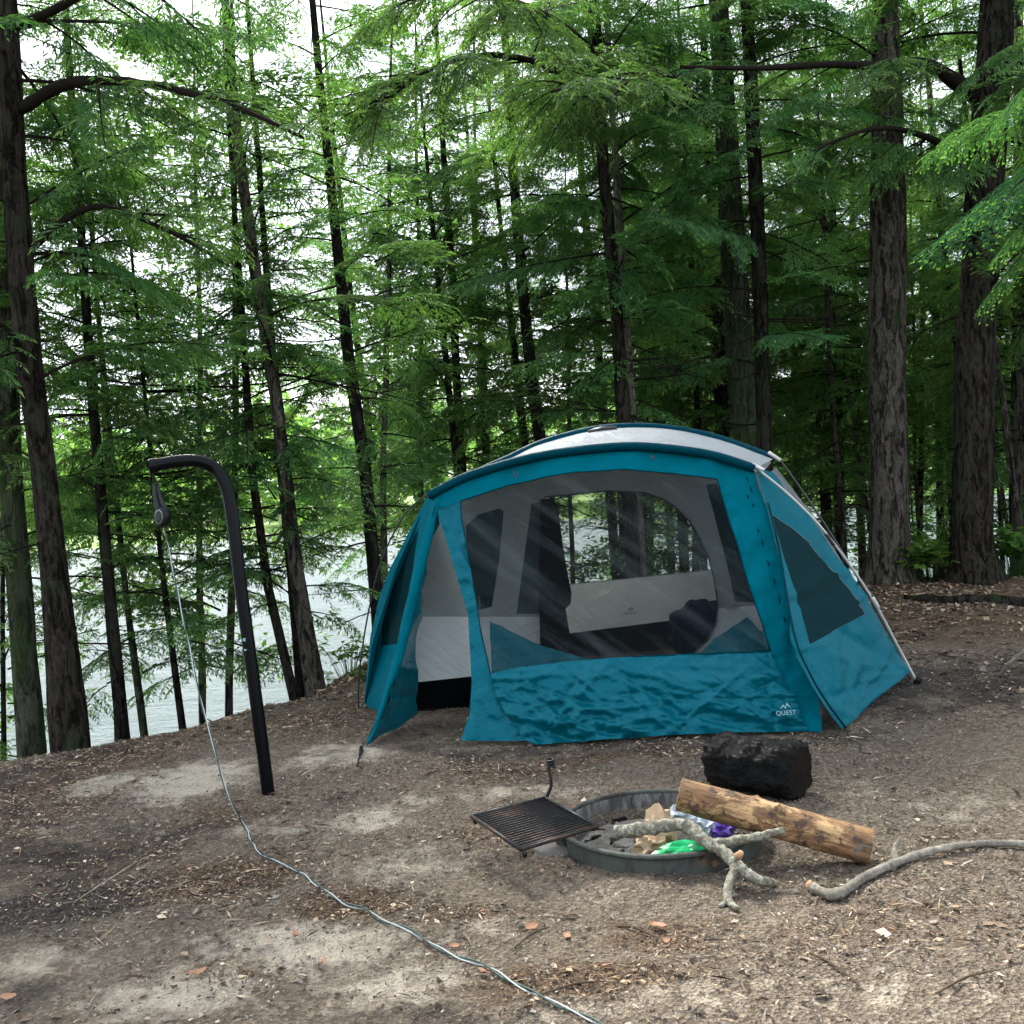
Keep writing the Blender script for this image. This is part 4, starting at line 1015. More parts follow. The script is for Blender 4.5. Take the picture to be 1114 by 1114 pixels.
b = MB(TENT_O); b.tube([PP(x, y, IP, .012) for x, y in door[:14]], .006, 6); b.obj('door_zip', M['pole_dark'], tent)
lt_ = [(560, 643), (612, 637), (694, 629), (776, 620), (850, 612)]; lb_ = [(850, 662), (776, 669), (745, 673), (612, 690), (560, 695)]
sheet('rear_lower_panel', lt_ + lb_, RP, 'light_in', disp=fi, step=6)
sheet('rear_tub_wall', lb_[::-1] + [(850, 720), (560, 735)], RP, 'tub', disp=fi, step=7)
rw = [(598, 534), (640, 524), (700, 520), (770, 528), (788, 560), (790, 617), (694, 628), (612, 636), (598, 637)]
sheet('rear_wall', [(470, 570), (520, 520), (600, 500), (690, 492), (780, 500), (818, 540), (840, 612), (790, 618), (694, 629), (612, 637), (598, 639), (480, 655)], RP, 'grey_in', holes=[rw], disp=fi, step=7)
sheet('rear_window', rw, RP, 'mesh_sheer', disp=fi, off=-.003, step=9)
b = MB(TENT_O); vs = [(-.95, YI, gz(-.9, YI) + .04), (2.1, YI, gz(2.1, YI) + .04), (2.2, YR, gz(2.2, YR) + .05), (-.95, YR, gz(-.9, YR) + .05)]; b.add(vs, [(0, 1, 2, 3)]); b.obj('tent_floor', M['tub'], tent)
# teal fabric sagging inside the porch
TPn = plane3(PP(540, 740, FP, -.18), PP(650, 730, FP, -.15), PP(540, 678, FP, -.30))
sheet('folded_panel', [(533, 676), (548, 684), (566, 694), (590, 704), (620, 713), (650, 720), (650, 735), (536, 745)], TPn, 'teal_crinkle_shaded', disp=lambda x, y: .7 * crink(x, y + 45), step=4)
TPm = plane3(PP(760, 712, FP, -.2), PP(845, 712, FP, -.15), PP(815, 672, FP, -.30))
sheet('folded_panel', [(760, 718), (770, 706), (790, 688), (813, 671), (830, 692), (842, 718)], TPm, 'teal_crinkle_shaded', disp=lambda x, y: .7 * crink(x, y + 45), step=4)
# poles
def pole(name, pts, r, m_):
    b = MB(TENT_O); b.tube(smoothpath(pts, 5), r, 8); return b.obj(name, M[m_], tent)
foot = G(997, 744); foot.z += .02
pole('fly_pole', [PP(820, 509, FP, .02), P(860, 540, 6.62), P(900, 582, 6.72), P(945, 645, 6.9), P(978, 705, 7.03), foot], .0085, 'alu')
pole('fly_pole', [P(838, 494, 7.1), P(850, 503, 7.1), P(885, 552, 7.12), P(925, 615, 7.14), P(965, 685, 7.16), P(992, 742, 7.16)], .0075, 'pole_dark')
pole('pole_tip', [P(836, 492, 7.08), P(849, 501, 7.08)], .013, 'alu'); pole('pole_tip', [PP(817, 507, FP, .03), PP(830, 514, FP, .04)], .013, 'alu')
for x, y in ((898, 580), (944, 643)): pole('pole_ferrule', [P(x, y, 6.72 + (y - 580) * .003), P(x + 9, y + 13, 6.73 + (y - 580) * .003)], .0125, 'pole_dark')
pole('pole_ferrule', [P(949, 650, 6.9), P(955, 661, 6.92)], .015, 'alu')
pole('fly_pole', [P(466, 537, 6.63), P(440, 560, 6.8), P(415, 610, 7.1), P(400, 670, 7.3), P(391, 730, 7.4), G(390, 772)], .006, 'pole_dark')
# pole foot hub, stakes, guy lines
b = MB(TENT_O); b.tube([foot + Vector((.0, .0, -.02)), foot + Vector((.02, -.02, .03))], [.025, .02], 8); b.obj('pole_foot', M['plastic_black'], tent)
def guy(a, c, r=.0025):
    b = MB(TENT_O); b.tube([a, a.lerp(c, .5) - Vector((0, 0, .004)), c], r, 5); b.obj('guy_line', M['plastic_black'], tent)
def stake(c):
    b = MB(TENT_O); b.tube([c + Vector((.03, -.01, .05)), c + Vector((.012, 0, .045)), c + Vector((.008, 0, 0)), c + Vector((-.02, 0, -.1))], .004, 6); b.obj('tent_stake', M['pole_dark'], tent)
s1 = G(934, 820); guy(PP(918, 791, WP), s1); stake(s1); s2 = G(388, 834); guy(gs, s2, .004); stake(s2); s3 = G(398, 806)
b = MB(TENT_O); c0 = gs.lerp(s2, .35); b.tube([c0 + Vector((0, 0, .03)), c0, gs.lerp(s2, .6)], [.010, .014, .006], 6); b.obj('line_tensioner', M['plastic_black'], tent)
# buckles and ties on the band and column, roof clip
def bit(px, py, pl, sx, sy, name='fabric_tie'):
    b = MB(TENT_O); c = PP(px, py, pl, .03); u = PP(px + sx, py, pl, .03) - c; v = PP(px, py + sy, pl, .03) - c
    b.tube([c, c + v * .5 + pl[1] * .01, c + v + u * .3, c + u + v * .9, c + u * 1.1 + v * .3], .004, 5); b.obj(name, M['pole_dark'], tent)
bit(559, 512, FP, 4, 9); bit(708, 496, FP, 3, 6); bit(893, 765, FP, -2, 16)
b = MB(TENT_O); q = [P(640, 470, 7.44), P(655, 466, 7.44), P(671, 465, 7.44)]; b.tube(q, .014, 6); b.obj('roof_clip', M['pole_dark'], tent)
for (x, y) in [(810, 520), (814, 530), (811, 540), (817, 549), (823, 577), (827, 589), (833, 611), (840, 630), (846, 650), (851, 672), (856, 690)]:
    b = MB(TENT_O); c = PP(x, y, FP, .03); e = PP(x + rnd.uniform(1, 4), y + rnd.uniform(4, 8), FP, .03); b.tube([c, c.lerp(e, .5) + FP[1] * .012, e], [.003, .007, .002], 5); b.obj('stitch_tab', M['teal_dark'], tent)
# printed logo on the porch corner and on the rear inner panel
def logo(text, c, ex, ey, nrm, size, m_):
    cu = bpy.data.curves.new('logo', 'FONT'); cu.body = text; cu.size = 1; cu.align_x = 'CENTER'; cu.space_character = 1.1
    o = bpy.data.objects.new('tmp', cu); COL.objects.link(o); bpy.context.view_layer.update()
    me = bpy.data.meshes.new_from_object(o); bpy.data.objects.remove(o); bpy.data.curves.remove(cu)
    vs = [Vector(c) + ex * v.co.x * size + ey * v.co.y * size + nrm * .002 for v in me.vertices]; fs = [tuple(p.vertices) for p in me.polygons]
    b = MB(TENT_O); b.add(vs, fs)
    for q in ([(-1.1, 1.0), (-.35, 1.7), (0, 1.25), (.4, 2.0), (1.2, 1.0), (.4, 1.6), (0, 1.0), (-.35, 1.4)],):
        k = [Vector(c) + ex * x * size * .8 + ey * y * size + nrm * .002 for x, y in q]; n_ = len(k)
        b.add(k, [(0, 1, 7), (1, 2, 6, 7), (2, 3, 5, 6), (3, 4, 5)])
    b.obj('printed_logo', M[m_], tent, smooth=False)
def lg(px, py, pl, size, m_, off, dx=20, dy=0):
    c = PP(px, py, pl, off); ex = (PP(px + dx, py + dy, pl, off) - c).normalized(); ey = pl[1].cross(ex).normalized()
    if ey.z < 0: ey = -ey
    logo('QUEST', c, ex, ey, pl[1], size, m_)
lg(852, 780, FP, .036, 'ink_white', .085, 20, -1.2)
lg(686, 668, RP, .034, 'ink_black', .02, 20, -1.5)
# blue sleeping bag inside
q = P(765, 695, 8.3); zz = gz(q.x, q.y) + .06
b = MB(Vector((q.x, q.y, zz))); bm = bmesh.new(); bmesh.ops.create_icosphere(bm, subdivisions=5, radius=1)
vs = []
for v in bm.verts:
    p = v.co.copy(); k = 1 + .10 * mn.noise(p * 2.2) + .05 * mn.noise(p * 6) + .03 * math.sin(p.x * 14); vs.append(Vector((q.x + p.x * .28 * k, q.y + p.y * .25 * k, zz + .24 + p.z * .25 * k)))
b.add(vs, [tuple(x.index for x in f.verts) for f in bm.faces]); bm.free()
tag(b.obj('sleeping_bag', M['bag_blue']), 'bunched navy blue sleeping bag inside the tent behind the mesh', 'sleeping bag')

# ================================================================== POST, PULLEY, ROPE
gp = G(292, 864)
pd = depth(gp); t = empty('lantern_post', gp, 'black bent steel post with a curved top arm standing in the dirt', 'post')
b = MB(gp); gl = gp + Vector((0, 0, -.15))
pts = [P(164, 507, pd - .12), P(185, 503, pd - .08), P(207, 501, pd - .04), P(222, 503, pd - .02), P(234, 510, pd), P(243, 522, pd), P(249, 540, pd), P(255, 580, pd), P(262, 640, pd), P(271, 705, pd), P(279, 765, pd), gp, gl]
ps = smoothpath(pts, 5); b.tube(ps, 7.0 / F * pd, 20, cap=False); b.obj('bent_pole', M['post'], t)
b = MB(gp); ax = (pts[0] - pts[1]).normalized(); b.tube([pts[0] - ax * .03, pts[0] + ax * .012], 7.9 / F * pd, 20, cap=False); b.tube([pts[0] + ax * .012, pts[0] + ax * .004, pts[0] - ax * .02], [.039, .030, .029], 20, cap=False); b.obj('end_collar', M['post'], t)
b = MB(gp); b.tube([pts[0] - ax * .03, pts[0] - ax * .025], .029, 16); b.obj('end_plug', M['plastic_black'], t)
def scrape(px, py, w, h, seed):
    r = random.Random(seed); b = MB(gp); c = P(px, py, pd); fr = Vector(EYE) - c; fr.normalize(); x = Vector(RT); y = Vector(UP); rad = 7.0 / F * pd
    vs = []; n = 12
    for k in range(n):
        a = 2 * math.pi * k / n; s = r.uniform(.6, 1.1); xx = math.cos(a) * w * s; vs.append(c + x * xx + y * math.sin(a) * h * s + fr * (math.sqrt(max(0, rad * rad - xx * xx)) + .0015))
    b.add(vs, [tuple(range(n))]); b.obj('paint_scrape', M['ink_white'], t, smooth=False)
scrape(266, 696, .011, .012, 1); scrape(267, 707, .008, .006, 2)
# pulley
pt = P(171, 514, pd - .1); pu = empty('rope_pulley', pt, 'dark rope pulley block hanging from the arm of the black post', 'pulley')
def PX(x, y): return P(x, y, pd - .1)
b = MB(pt); b.tube(smoothpath([PX(167, 510), PX(167, 520), PX(169, 530)], 3), .006, 6); b.obj('hook', M['post'], pu)
b = MB(pt); b.tube(smoothpath([PX(168, 526), PX(169, 540), PX(172, 552), PX(178, 565)], 4), lerpl([.008, .013, .015, .010], 13), 8); b.tube(smoothpath([PX(172, 527), PX(174, 540), PX(178, 550), PX(183, 560)], 4), lerpl([.006, .010, .014, .012], 13), 8); b.obj('pulley_strap', simple('dark webbing', (.014, .018, .019), .5, 90, spec=.3), pu)
cn = PX(177, 562); axp = (Vector(RT) * -.55 + Vector(FW) * -.85).normalized()
def disc(c, ax, r, h, name, m_, sx=.8):
    b = MB(pt); u = Vector(UP); w = ax.cross(u).normalized(); u = w.cross(ax); n = 22; vs = []
    prof = [(-h, r * .75), (-h * .8, r), (h * .8, r), (h, r * .75)]
    for hh, rr_ in prof:
        for k in range(n): a = 2 * math.pi * k / n; vs.append(c + ax * hh + (w * math.cos(a) * sx + u * math.sin(a)) * rr_)
    fs = [(j * n + k, j * n + (k + 1) % n, (j + 1) * n + (k + 1) % n, (j + 1) * n + k) for j in range(3) for k in range(n)] + [tuple(range(n)), tuple(range(3 * n, 4 * n))]
    b.add(vs, fs); b.obj(name, m_, pu)
disc(cn, axp, .052, .022, 'pulley_housing', M['plastic_black']); disc(cn + axp * .023, axp, .036, .003, 'cheek_ring', simple('worn grey rim', (.16, .18, .18), .5, 90)); disc(cn + axp * .026, axp, .030, .003, 'sheave_face', M['plastic_black'])
# rope
air = [PX(178, 574), P(184, 600, pd - .12), P(194, 648, pd - .2), P(206, 705, pd - .3), P(218, 760, pd - .42), P(232, 810, pd - .53), P(247, 862, pd - .62)]
gr = [(268, 906), (278, 926), (300, 941), (322, 950), (345, 966), (372, 985), (400, 994), (418, 1006), (445, 1016), (470, 1032), (500, 1046), (530, 1056), (555, 1072), (590, 1090), (640, 1112), (690, 1140)]
path = smoothpath(air + [G(x, y) + Vector((0, 0, .012)) for x, y in gr], 14)
for p in path[len(air) * 14:]: p.z = gz(p.x, p.y) + .012
rp = empty('rope', path[0], 'thin twisted pale and dark green rope running from the pulley across the ground', 'rope')
def strand(ph, m_, r):
    b = MB(path[0]); out = []; s = 0
    for i, p in enumerate(path):
        tdir = (path[min(i + 1, len(path) - 1)] - path[max(i - 1, 0)]).normalized(); s += (p - path[i - 1]).length if i else 0
        nx = tdir.cross(Vector((0.2, -1, .3))).normalized(); ny = tdir.cross(nx); a = s * 22 + 1.6 * math.sin(s * 3) + ph; out.append(p + (nx * math.cos(a) + ny * math.sin(a)) * (.0025 if i < 90 else .0045))
    b.tube(out, r, 6); b.obj('rope_strand', m_, rp)
strand(0, M['rope_white'], .0026); strand(math.pi, M['rope_green'], .0034)

# ================================================================== FIRE RING
CRN.z = gz(CRN.x, CRN.y)
fr = empty('fire_ring', CRN, 'round grey steel fire ring with a swing-out grate, full of ash', 'fire ring')
RRG, HR = .42, .09; n = 72
def ring(name, prof, m_, jit=.0):
    b = MB(CRN); vs = []; 
    for (r_, z_) in prof:
        for k in range(n):
            a = 2 * math.pi * k / n; w = 1 + jit * mn.noise(Vector((math.cos(a) * 2, math.sin(a) * 2, 0))); vs.append(CRN + Vector((math.cos(a) * r_ * w, math.sin(a) * r_ * w, z_)))
    L = len(prof); fs = [(j * n + k, j * n + (k + 1) % n, (j + 1) * n + (k + 1) % n, (j + 1) * n + k) for j in range(L - 1) for k in range(n)]
    b.add(vs, fs); return b.obj(name, m_, fr)
ring('ring_wall', [(RRG, -.12), (RRG, HR - .01)], M['ring'], .01)
ring('inner_lining', [(RRG - .005, -.12), (RRG - .005, HR - .01)], M['ring_in'], .01)
ring('rolled_rim', [(RRG - .006, HR - .012), (RRG - .008, HR - .002), (RRG - .002, HR + .006), (RRG + .012, HR + .004), (RRG + .018, HR - .006), (RRG + .012, HR - .014), (RRG, HR - .012)], M['ring'], .01)
b = MB(CRN); vs = []; fs = []; m_ = 40
for i in range(m_ + 1):
    for k in range(n):
        a = 2 * math.pi * k / n; r_ = (RRG - .007) * i / m_; x = math.cos(a) * r_; y = math.sin(a) * r_
        vs.append(CRN + Vector((x, y, -.0 + .03 * float(fbm(x * 5, y * 5, 3, 3)) + .02 * float(fbm(x * 30, y * 30, 7, 2)) - .065 * (i / m_) ** 3)))
for i in range(m_):
    for k in range(n): fs.append((i * n + k, i * n + (k + 1) % n, (i + 1) * n + (k + 1) % n, (i + 1) * n + k))
b.add(vs, fs); b.obj('ash_bed', M['ash'], fr)
r_ = random.Random(4)
for k in range(44):
    a = r_.uniform(0, 6.28); d_ = .38 * math.sqrt(r_.random()); c = CRN + Vector((math.cos(a) * d_, math.sin(a) * d_, .022 - .05 * (d_ / .42) ** 3)); b = MB(CRN); rot = Matrix.Rotation(r_.uniform(0, 3), 3, 'Z') @ Matrix.Rotation(r_.uniform(-.6, .6), 3, 'X')
    hx = [r_.uniform(.010, .045), r_.uniform(.007, .018), r_.uniform(.006, .014)]; vsb = []
    for x in (-1, 0, 1):
        for q in range(5): aa = q * 1.257 + r_.uniform(-.3, .3); vsb.append(c + rot @ Vector((x * hx[0] * r_.uniform(.8, 1.1), math.cos(aa) * hx[1] * (1 - .2 * abs(x)), math.sin(aa) * hx[2])))
    b.add(vsb, [(j * 5 + q, j * 5 + (q + 1) % 5, (j + 1) * 5 + (q + 1) % 5, (j + 1) * 5 + q) for j in range(2) for q in range(5)] + [(4, 3, 2, 1, 0), (10, 11, 12, 13, 14)]); b.obj('charcoal_lump', M['char'] if k % 3 else M['ash'], fr, smooth=False)
# grate
gA, gB, gC, gD = [Vector(EYE) + Vector(ray(x, y)) * ((1.55 - zz) / -ray(x, y)[2]) for x, y, zz in ((513, 888, .165), (593, 868, .165), (650, 899, .155), (567, 924, .155))]
for v_ in (gA, gB, gC, gD): v_.z += CRN.z * .5
gt = MB(CRN)
for a, c in ((gA, gB), (gB, gC), (gC, gD), (gD, gA)): gt.tube([a, c], .0085, 8)
gt.obj('grate_frame', M['grate'], fr)
for k in range(1, 19):
    b = MB(CRN); b.tube([gA.lerp(gD, k / 19), gB.lerp(gC, k / 19)], .0048, 6); b.obj('grate_bar', M['grate'], fr)
for a in (gA, gD):
    b = MB(CRN); b.tube([a + Vector((.01, 0, -.004)), a + Vector((.014, .005, -.03))], [.011, .009], 8); b.obj('grate_lug', M['grate'], fr)
b = MB(CRN); dv = depth(gB); b.tube(smoothpath([gB + Vector((0, 0, -.01)), P(597, 862, dv), P(599.5, 855, dv), P(599, 846, dv), P(597, 836, dv), P(599, 832, dv)], 5), .0075, 8); b.obj('handle_rod', M['grate'], fr)
b = MB(CRN); hc = P(599.5, 832, dv)
b.tube([hc + Vector((.013 * math.cos(a * .5), .013 * math.sin(a * .5), -.012 + .0009 * a)) for a in range(0, 44)], .006, 7); b.obj('coil_grip', M['grate'], fr)
pv = P(612, 903, depth(gC) + .10); pv = CRN + Vector((-RRG - .02, -.06, 0)); b = MB(CRN)
b.tube([pv + Vector((0, 0, -.05)), pv + Vector((0, 0, .15))], .014, 10); b.tube([pv + Vector((0, 0, .145)), gB.lerp(gC, .72) + Vector((-.01, 0, -.012))], .008, 8); b.obj('pivot_post', M['grate'], fr)
b = MB(CRN); b.box(CRN + Vector((-RRG - .012, -.06, .05)), (.018, .028, .045)); b.obj('pivot_bracket', M['ring'], fr, smooth=False)
# buried stone beside the ring
def rock(name, c, s, seed, m_, lab, cat):
    b = MB(c); bm = bmesh.new(); bmesh.ops.create_icosphere(bm, subdivisions=4, radius=1)
    vs = [Vector(c) + Vector((v.co.x * s[0], v.co.y * s[1], v.co.z * s[2])) * (1 + .25 * mn.noise(v.co * 1.5 + Vector((seed, 0, 0))) + .1 * mn.noise(v.co * 5)) for v in bm.verts]
    b.add(vs, [tuple(x.index for x in f.verts) for f in bm.faces]); bm.free(); return tag(b.obj(name, m_), lab, cat)
rock('half_buried_stone', G(603, 925) + Vector((0, 0, -.01)), (.10, .08, .045), 3, simple('sandy stone', (.17, .155, .135), .9, 40, .3, .6), 'low sandy stone half buried at the side of the fire ring under the grate', 'stone')

# ================================================================== LOGS, BRANCHES, TRASH
def log_obj(name, a, c, r0, r1, m_side, m_end, seed, bump=.06, knots=(), n=44, seg=60, skirt=0):
    a, c = Vector(a), Vector(c); ax = (c - a).normalized(); u = ax.orthogonal().normalized(); w = ax.cross(u); vs = []
    Lg = (c - a).length
    for i in range(seg + 1):
        t_ = i / seg; rad = r0 + (r1 - r0) * t_
        for k in range(n):
            th = 2 * math.pi * k / n; q = Vector((math.cos(th) * 1.2, math.sin(th) * 1.2, t_ * Lg * 4 + seed)); s = 1 + bump * mn.noise(q) + bump * .6 * mn.noise(q * 3.1) + bump * .35 * mn.noise(q * 9)
            for (kt, kth, kr, kh) in knots:
                dd = ((t_ - kt) * Lg / kr) ** 2 + (math.sin((th - kth) / 2) * 2 * rad / kr) ** 2; s += kh * math.exp(-dd * 2)
            e = 1 - .10 * max(0, 1 - min(t_, 1 - t_) * seg / 1.5) * skirt
            vs.append(a + ax * Lg * t_ + (u * math.cos(th) + w * math.sin(th)) * rad * s * e)
    fs = [(i * n + k, i * n + (k + 1) % n, (i + 1) * n + (k + 1) % n, (i + 1) * n + k) for i in range(seg) for k in range(n)]
    # local frame along x so the grain runs along the log
    Mx = Matrix((ax, u, w)).transposed().to_4x4(); Mx.translation = a; Mi = Mx.inverted()
    me = bpy.data.meshes.new(name); me.from_pydata([Mi @ v for v in vs], [], fs); me.polygons.foreach_set('use_smooth', [True] * len(fs)); o = link(name, me, m_side); o.matrix_world = Mx
    for e, nm in ((0, 0), (seg, 1)):
        ids = [e * n + k for k in range(n)]; cc = sum((Mi @ vs[i] for i in ids), Vector()) / n; rings = []; 
        V = []; Fq = []
        for j in range(6):
            f = 1 - j / 6 * .999
            for i in ids: q = cc.lerp(Mi @ vs[i], f); q.x += (.004 * mn.noise(q * 60) - .002) * (j > 0); V.append(q)
        for j in range(5):
            for k in range(n): Fq.append((j * n + k, j * n + (k + 1) % n, (j + 1) * n + (k + 1) % n, (j + 1) * n + k))
        Fq.append(tuple(range(5 * n, 6 * n)))
        m2 = bpy.data.meshes.new('cut_end'); m2.from_pydata(V, [], Fq); m2.polygons.foreach_set('use_smooth', [True] * len(Fq)); link('cut_end', m2, m_end, o)
    return o, Mx
la = P(739, 864, 4.2); rb = P(947, 924, 4.0); rb.z = gz(rb.x, rb.y) + .070
o, _ = log_obj('peeled_log', la, rb, .067, .070, M['log'], M['log_end'], 3, .05, [(.52, 1.2, .03, .25), (.28, 1.7, .025, .3), (.75, 2.6, .02, .2), (.4, .2, .02, .2)])
tag(o, 'peeled orange brown log resting with one end over the fire ring', 'log')
ca = P(778, 838, 5.1); cb = P(872, 856, 4.78); ca.z = gz(ca.x, ca.y) + .12; cb.z = gz(cb.x, cb.y) + .125
o, _ = log_obj('charred_log', ca, cb, .135, .135, M['char'], M['char_end'], 9, .26, [(.5, 1.5, .06, .1)], skirt=1.6)
tag(o, 'thick black charred log lying behind the peeled log', 'log')
for k, (px, py, L_) in enumerate([(812, 817, .05), (838, 826, .03), (860, 831, .035), (822, 822, .02)]):
    c = P(px, py, 4.95); b = MB(c); rt_ = Matrix.Rotation(k * 1.1, 3, 'Z'); b.add([c + rt_ @ Vector(v) for v in ((-L_, -.006, .0), (-L_ * .2, -.012, .004), (L_, -.004, .002), (L_ * .8, .006, .003), (-L_ * .5, .012, .005))], [(0, 1, 2, 3, 4)]); b.add([c + rt_ @ Vector(v) - Vector((0, 0, .006)) for v in ((-L_, -.006, .0), (-L_ * .2, -.012, .004), (L_, -.004, .002), (L_ * .8, .006, .003), (-L_ * .5, .012, .005))], [(4, 3, 2, 1, 0)])
    tag(b.obj('wood_chip', M['paper'], None, False), ['longest pale wood splinter lying on the charred log', 'round pale chip on the middle of the charred log', 'pale chip near the scorched end of the charred log', 'smallest pale chip on the charred log'][k], 'wood chip', 'pale chips on the charred log')

def stick(b, pts, rad, seed, n=10):
    r = random.Random(seed); pts = smoothpath(pts, 7); m_ = len(pts); rr = lerpl(rad, m_)
    rr = [x * (1 + .12 * r.uniform(-1, 1) + .18 * (r.random() < .08)) for x in rr]; pts = [p + Vector((r.uniform(-1, 1), r.uniform(-1, 1), r.uniform(-1, 1))) * rad[0] * .06 for p in pts]; b.tube(pts, rr, n, wob=.15)
fb = P(668, 905, 4.12); t = empty('forked_branch', fb, 'pale lichen covered forked branch propped over the fire ring rim', 'branch')
b = MB(fb); K = P(800, 940, 3.86)
stick(b, [P(668, 905, 4.15), P(700, 902, 4.12), P(738, 897, 4.08), P(752, 902, 4.05), P(768, 916, 3.98), P(785, 925, 3.93), K], [.026, .026, .027, .029, .025, .023, .023], 1); b.obj('main_stem', M['branch'], t)
b = MB(fb); gA_ = G(840, 966) + Vector((0, 0, .02)); stick(b, [K, P(812, 950, 3.82), P(826, 958, 3.78), gA_], [.023, .021, .019, .016], 2); b.obj('side_branch', M['branch'], t)
b = MB(fb); dirn = (gA_ - P(826, 958, 3.78)).normalized(); b.tube([gA_, gA_ + dirn * .02, gA_ + dirn * .03], [.015, .012, .004], 8, wob=.6); b.obj('broken_tip', M['branch_end'], t)
b = MB(fb); gB_ = G(802, 994) + Vector((0, 0, .012)); stick(b, [K + Vector((0, -.01, 0)), P(793, 962, 3.78), P(792, 978, 3.70), gB_], [.017, .016, .015, .010], 3); b.obj('side_branch', M['branch'], t)
b = MB(fb); stick(b, [P(793, 976, 3.70), G(787, 988) + Vector((0, 0, .012)), G(783, 990) + Vector((0, 0, .01))], [.012, .010, .006], 4); b.obj('twig', M['branch'], t)
b = MB(fb); stick(b, [P(775, 918, 3.96), P(790, 916, 3.95), P(820, 911, 3.92), P(853, 903, 3.9)], [.020, .018, .017, .013], 5); b.obj('side_branch', M['branch'], t)
b = MB(fb); b.tube([P(803, 932, 3.84), P(806, 928, 3.80)], [.014, .012], 8, wob=.5); b.obj('knot', M['branch_end'], t)
rb_ = G(880, 972); t = empty('curved_branch', rb_, 'long curved weathered grey branch lying on the dirt beside the peeled log', 'branch'); b = MB(rb_)
pp = [G(x, y) + Vector((0, 0, z)) for x, y, z in ((884, 972, .02), (906, 980, .022), (922, 974, .024), (948, 957, .022), (985, 941, .02), (1020, 930, .02), (1060, 924, .02), (1110, 923, .018), (1190, 930, .02))]
stick(b, pp, [.018, .022, .017, .017, .016, .015, .014, .013], 7); b.obj('main_stem', M['branch_grey'], t)
b = MB(rb_); d_ = (pp[0] - pp[1]).normalized(); b.tube([pp[0] + d_ * .0, pp[0] + d_ * .016, pp[0] + d_ * .018], [.020, .020, .013], 9, wob=.4); b.obj('broken_tip', M['branch_end'], t)
b = MB(rb_); stick(b, [G(975, 945) + Vector((0, 0, .02)), G(974, 938) + Vector((0, 0, .05)), G(981, 934) + Vector((0, 0, .075))], [.013, .012, .010], 8); b.obj('knot', M['branch_grey'], t)
b = MB(G(1090, 735)); stick(b, [G(1088, 737) + Vector((0, 0, .01)), P(1102, 718, 6.9), P(1130, 695, 6.9)], [.016, .014, .010], 9, 7); tag(b.obj('propped_stick', M['branch_grey']), 'thin pale stick angled up from the dark ground at the picture edge', 'stick')
for k, (a, c, r0_, lab) in enumerate([((672, 1010), (712, 1022), .007, 'short dark curved twig on the dirt below the forked branch'), ((150, 940), (80, 985), .006, 'thin pale twig on the dark soil below the lantern post'),
                                     ((1050, 835), (1112, 826), .005, 'slim pale twig on the gravelly dirt above the curved branch'), ((560, 1034), (598, 1012), .006, 'brown twig near the two orange leaves'), ((590, 1085), (668, 1072), .005, 'thin brown twig beside the end of the rope'),
                                     ((880, 1040), (935, 1075), .006, 'dark twig below the curved branch'), ((1020, 1085), (1090, 1060), .006, 'brown twig in the lower corner of the dirt')]):
    p0, p1 = G(*a), G(*c); b = MB(p0); md = p0.lerp(p1, .5) + Vector((.0, .02, .0)); md.z = gz(md.x, md.y) + .012; stick(b, [p0 + Vector((0, 0, .008)), md, p1 + Vector((0, 0, .01))], [r0_ * .6, r0_ * .7, r0_ * .3], k, 6)
    tag(b.obj('fallen_twig', M['branch_grey'] if k in (1, 2) else M['branch_brown']), lab, 'twig')

def crumple(name, c, s, seed, m_, lab, cat, amp=.5, sub=3):
    b = MB(c); bm = bmesh.new(); bmesh.ops.create_icosphere(bm, subdivisions=sub, radius=1); vs = []
    for v in bm.verts:
        q = v.co * 2.2 + Vector((seed * 3.1, 0, 0)); f = 1 + amp * .8 * mn.noise(q) + amp * .45 * mn.noise(q * 2.7) + amp * .3 * mn.noise(q * 9); vs.append(Vector(c) + Vector((v.co.x * s[0], v.co.y * s[1], v.co.z * s[2])) * f)
    b.add(vs, [tuple(x.index for x in f.verts) for f in bm.faces]); bm.free(); return tag(b.obj(name, m_, None, False), lab, cat)
crumple('paper_bag', P(718, 905, 4.28), (.062, .05, .10), 1, M['paper'], 'crumpled tan paper bag standing in the fire ring behind the branch', 'paper bag', .7)
crumple('crumpled_paper', P(708, 920, 4.22), (.065, .05, .045), 2, M['paper'], 'torn tan paper lying in the ash under the branch', 'paper', .8)
crumple('plastic_wrapper', P(750, 925, 4.12), (.115, .05, .030), 3, M['green_wrap'], 'bright green plastic wrapper lying against the ring wall', 'wrapper', .7)
crumple('plastic_wrapper', P(738, 889, 4.35), (.06, .045, .04), 4, M['clear_wrap'], 'pale silvery crumpled wrapper behind the branch bend', 'wrapper', .9)
crumple('plastic_wrapper', P(768, 902, 4.32), (.055, .045, .045), 5, M['clear_wrap'], 'white crumpled wrapper touching the purple one under the log', 'wrapper', .9)
crumple('plastic_wrapper', P(785, 904, 4.30), (.055, .045, .04), 6, M['purple_wrap'], 'purple crumpled wrapper in the fire ring under the log', 'wrapper', .9)

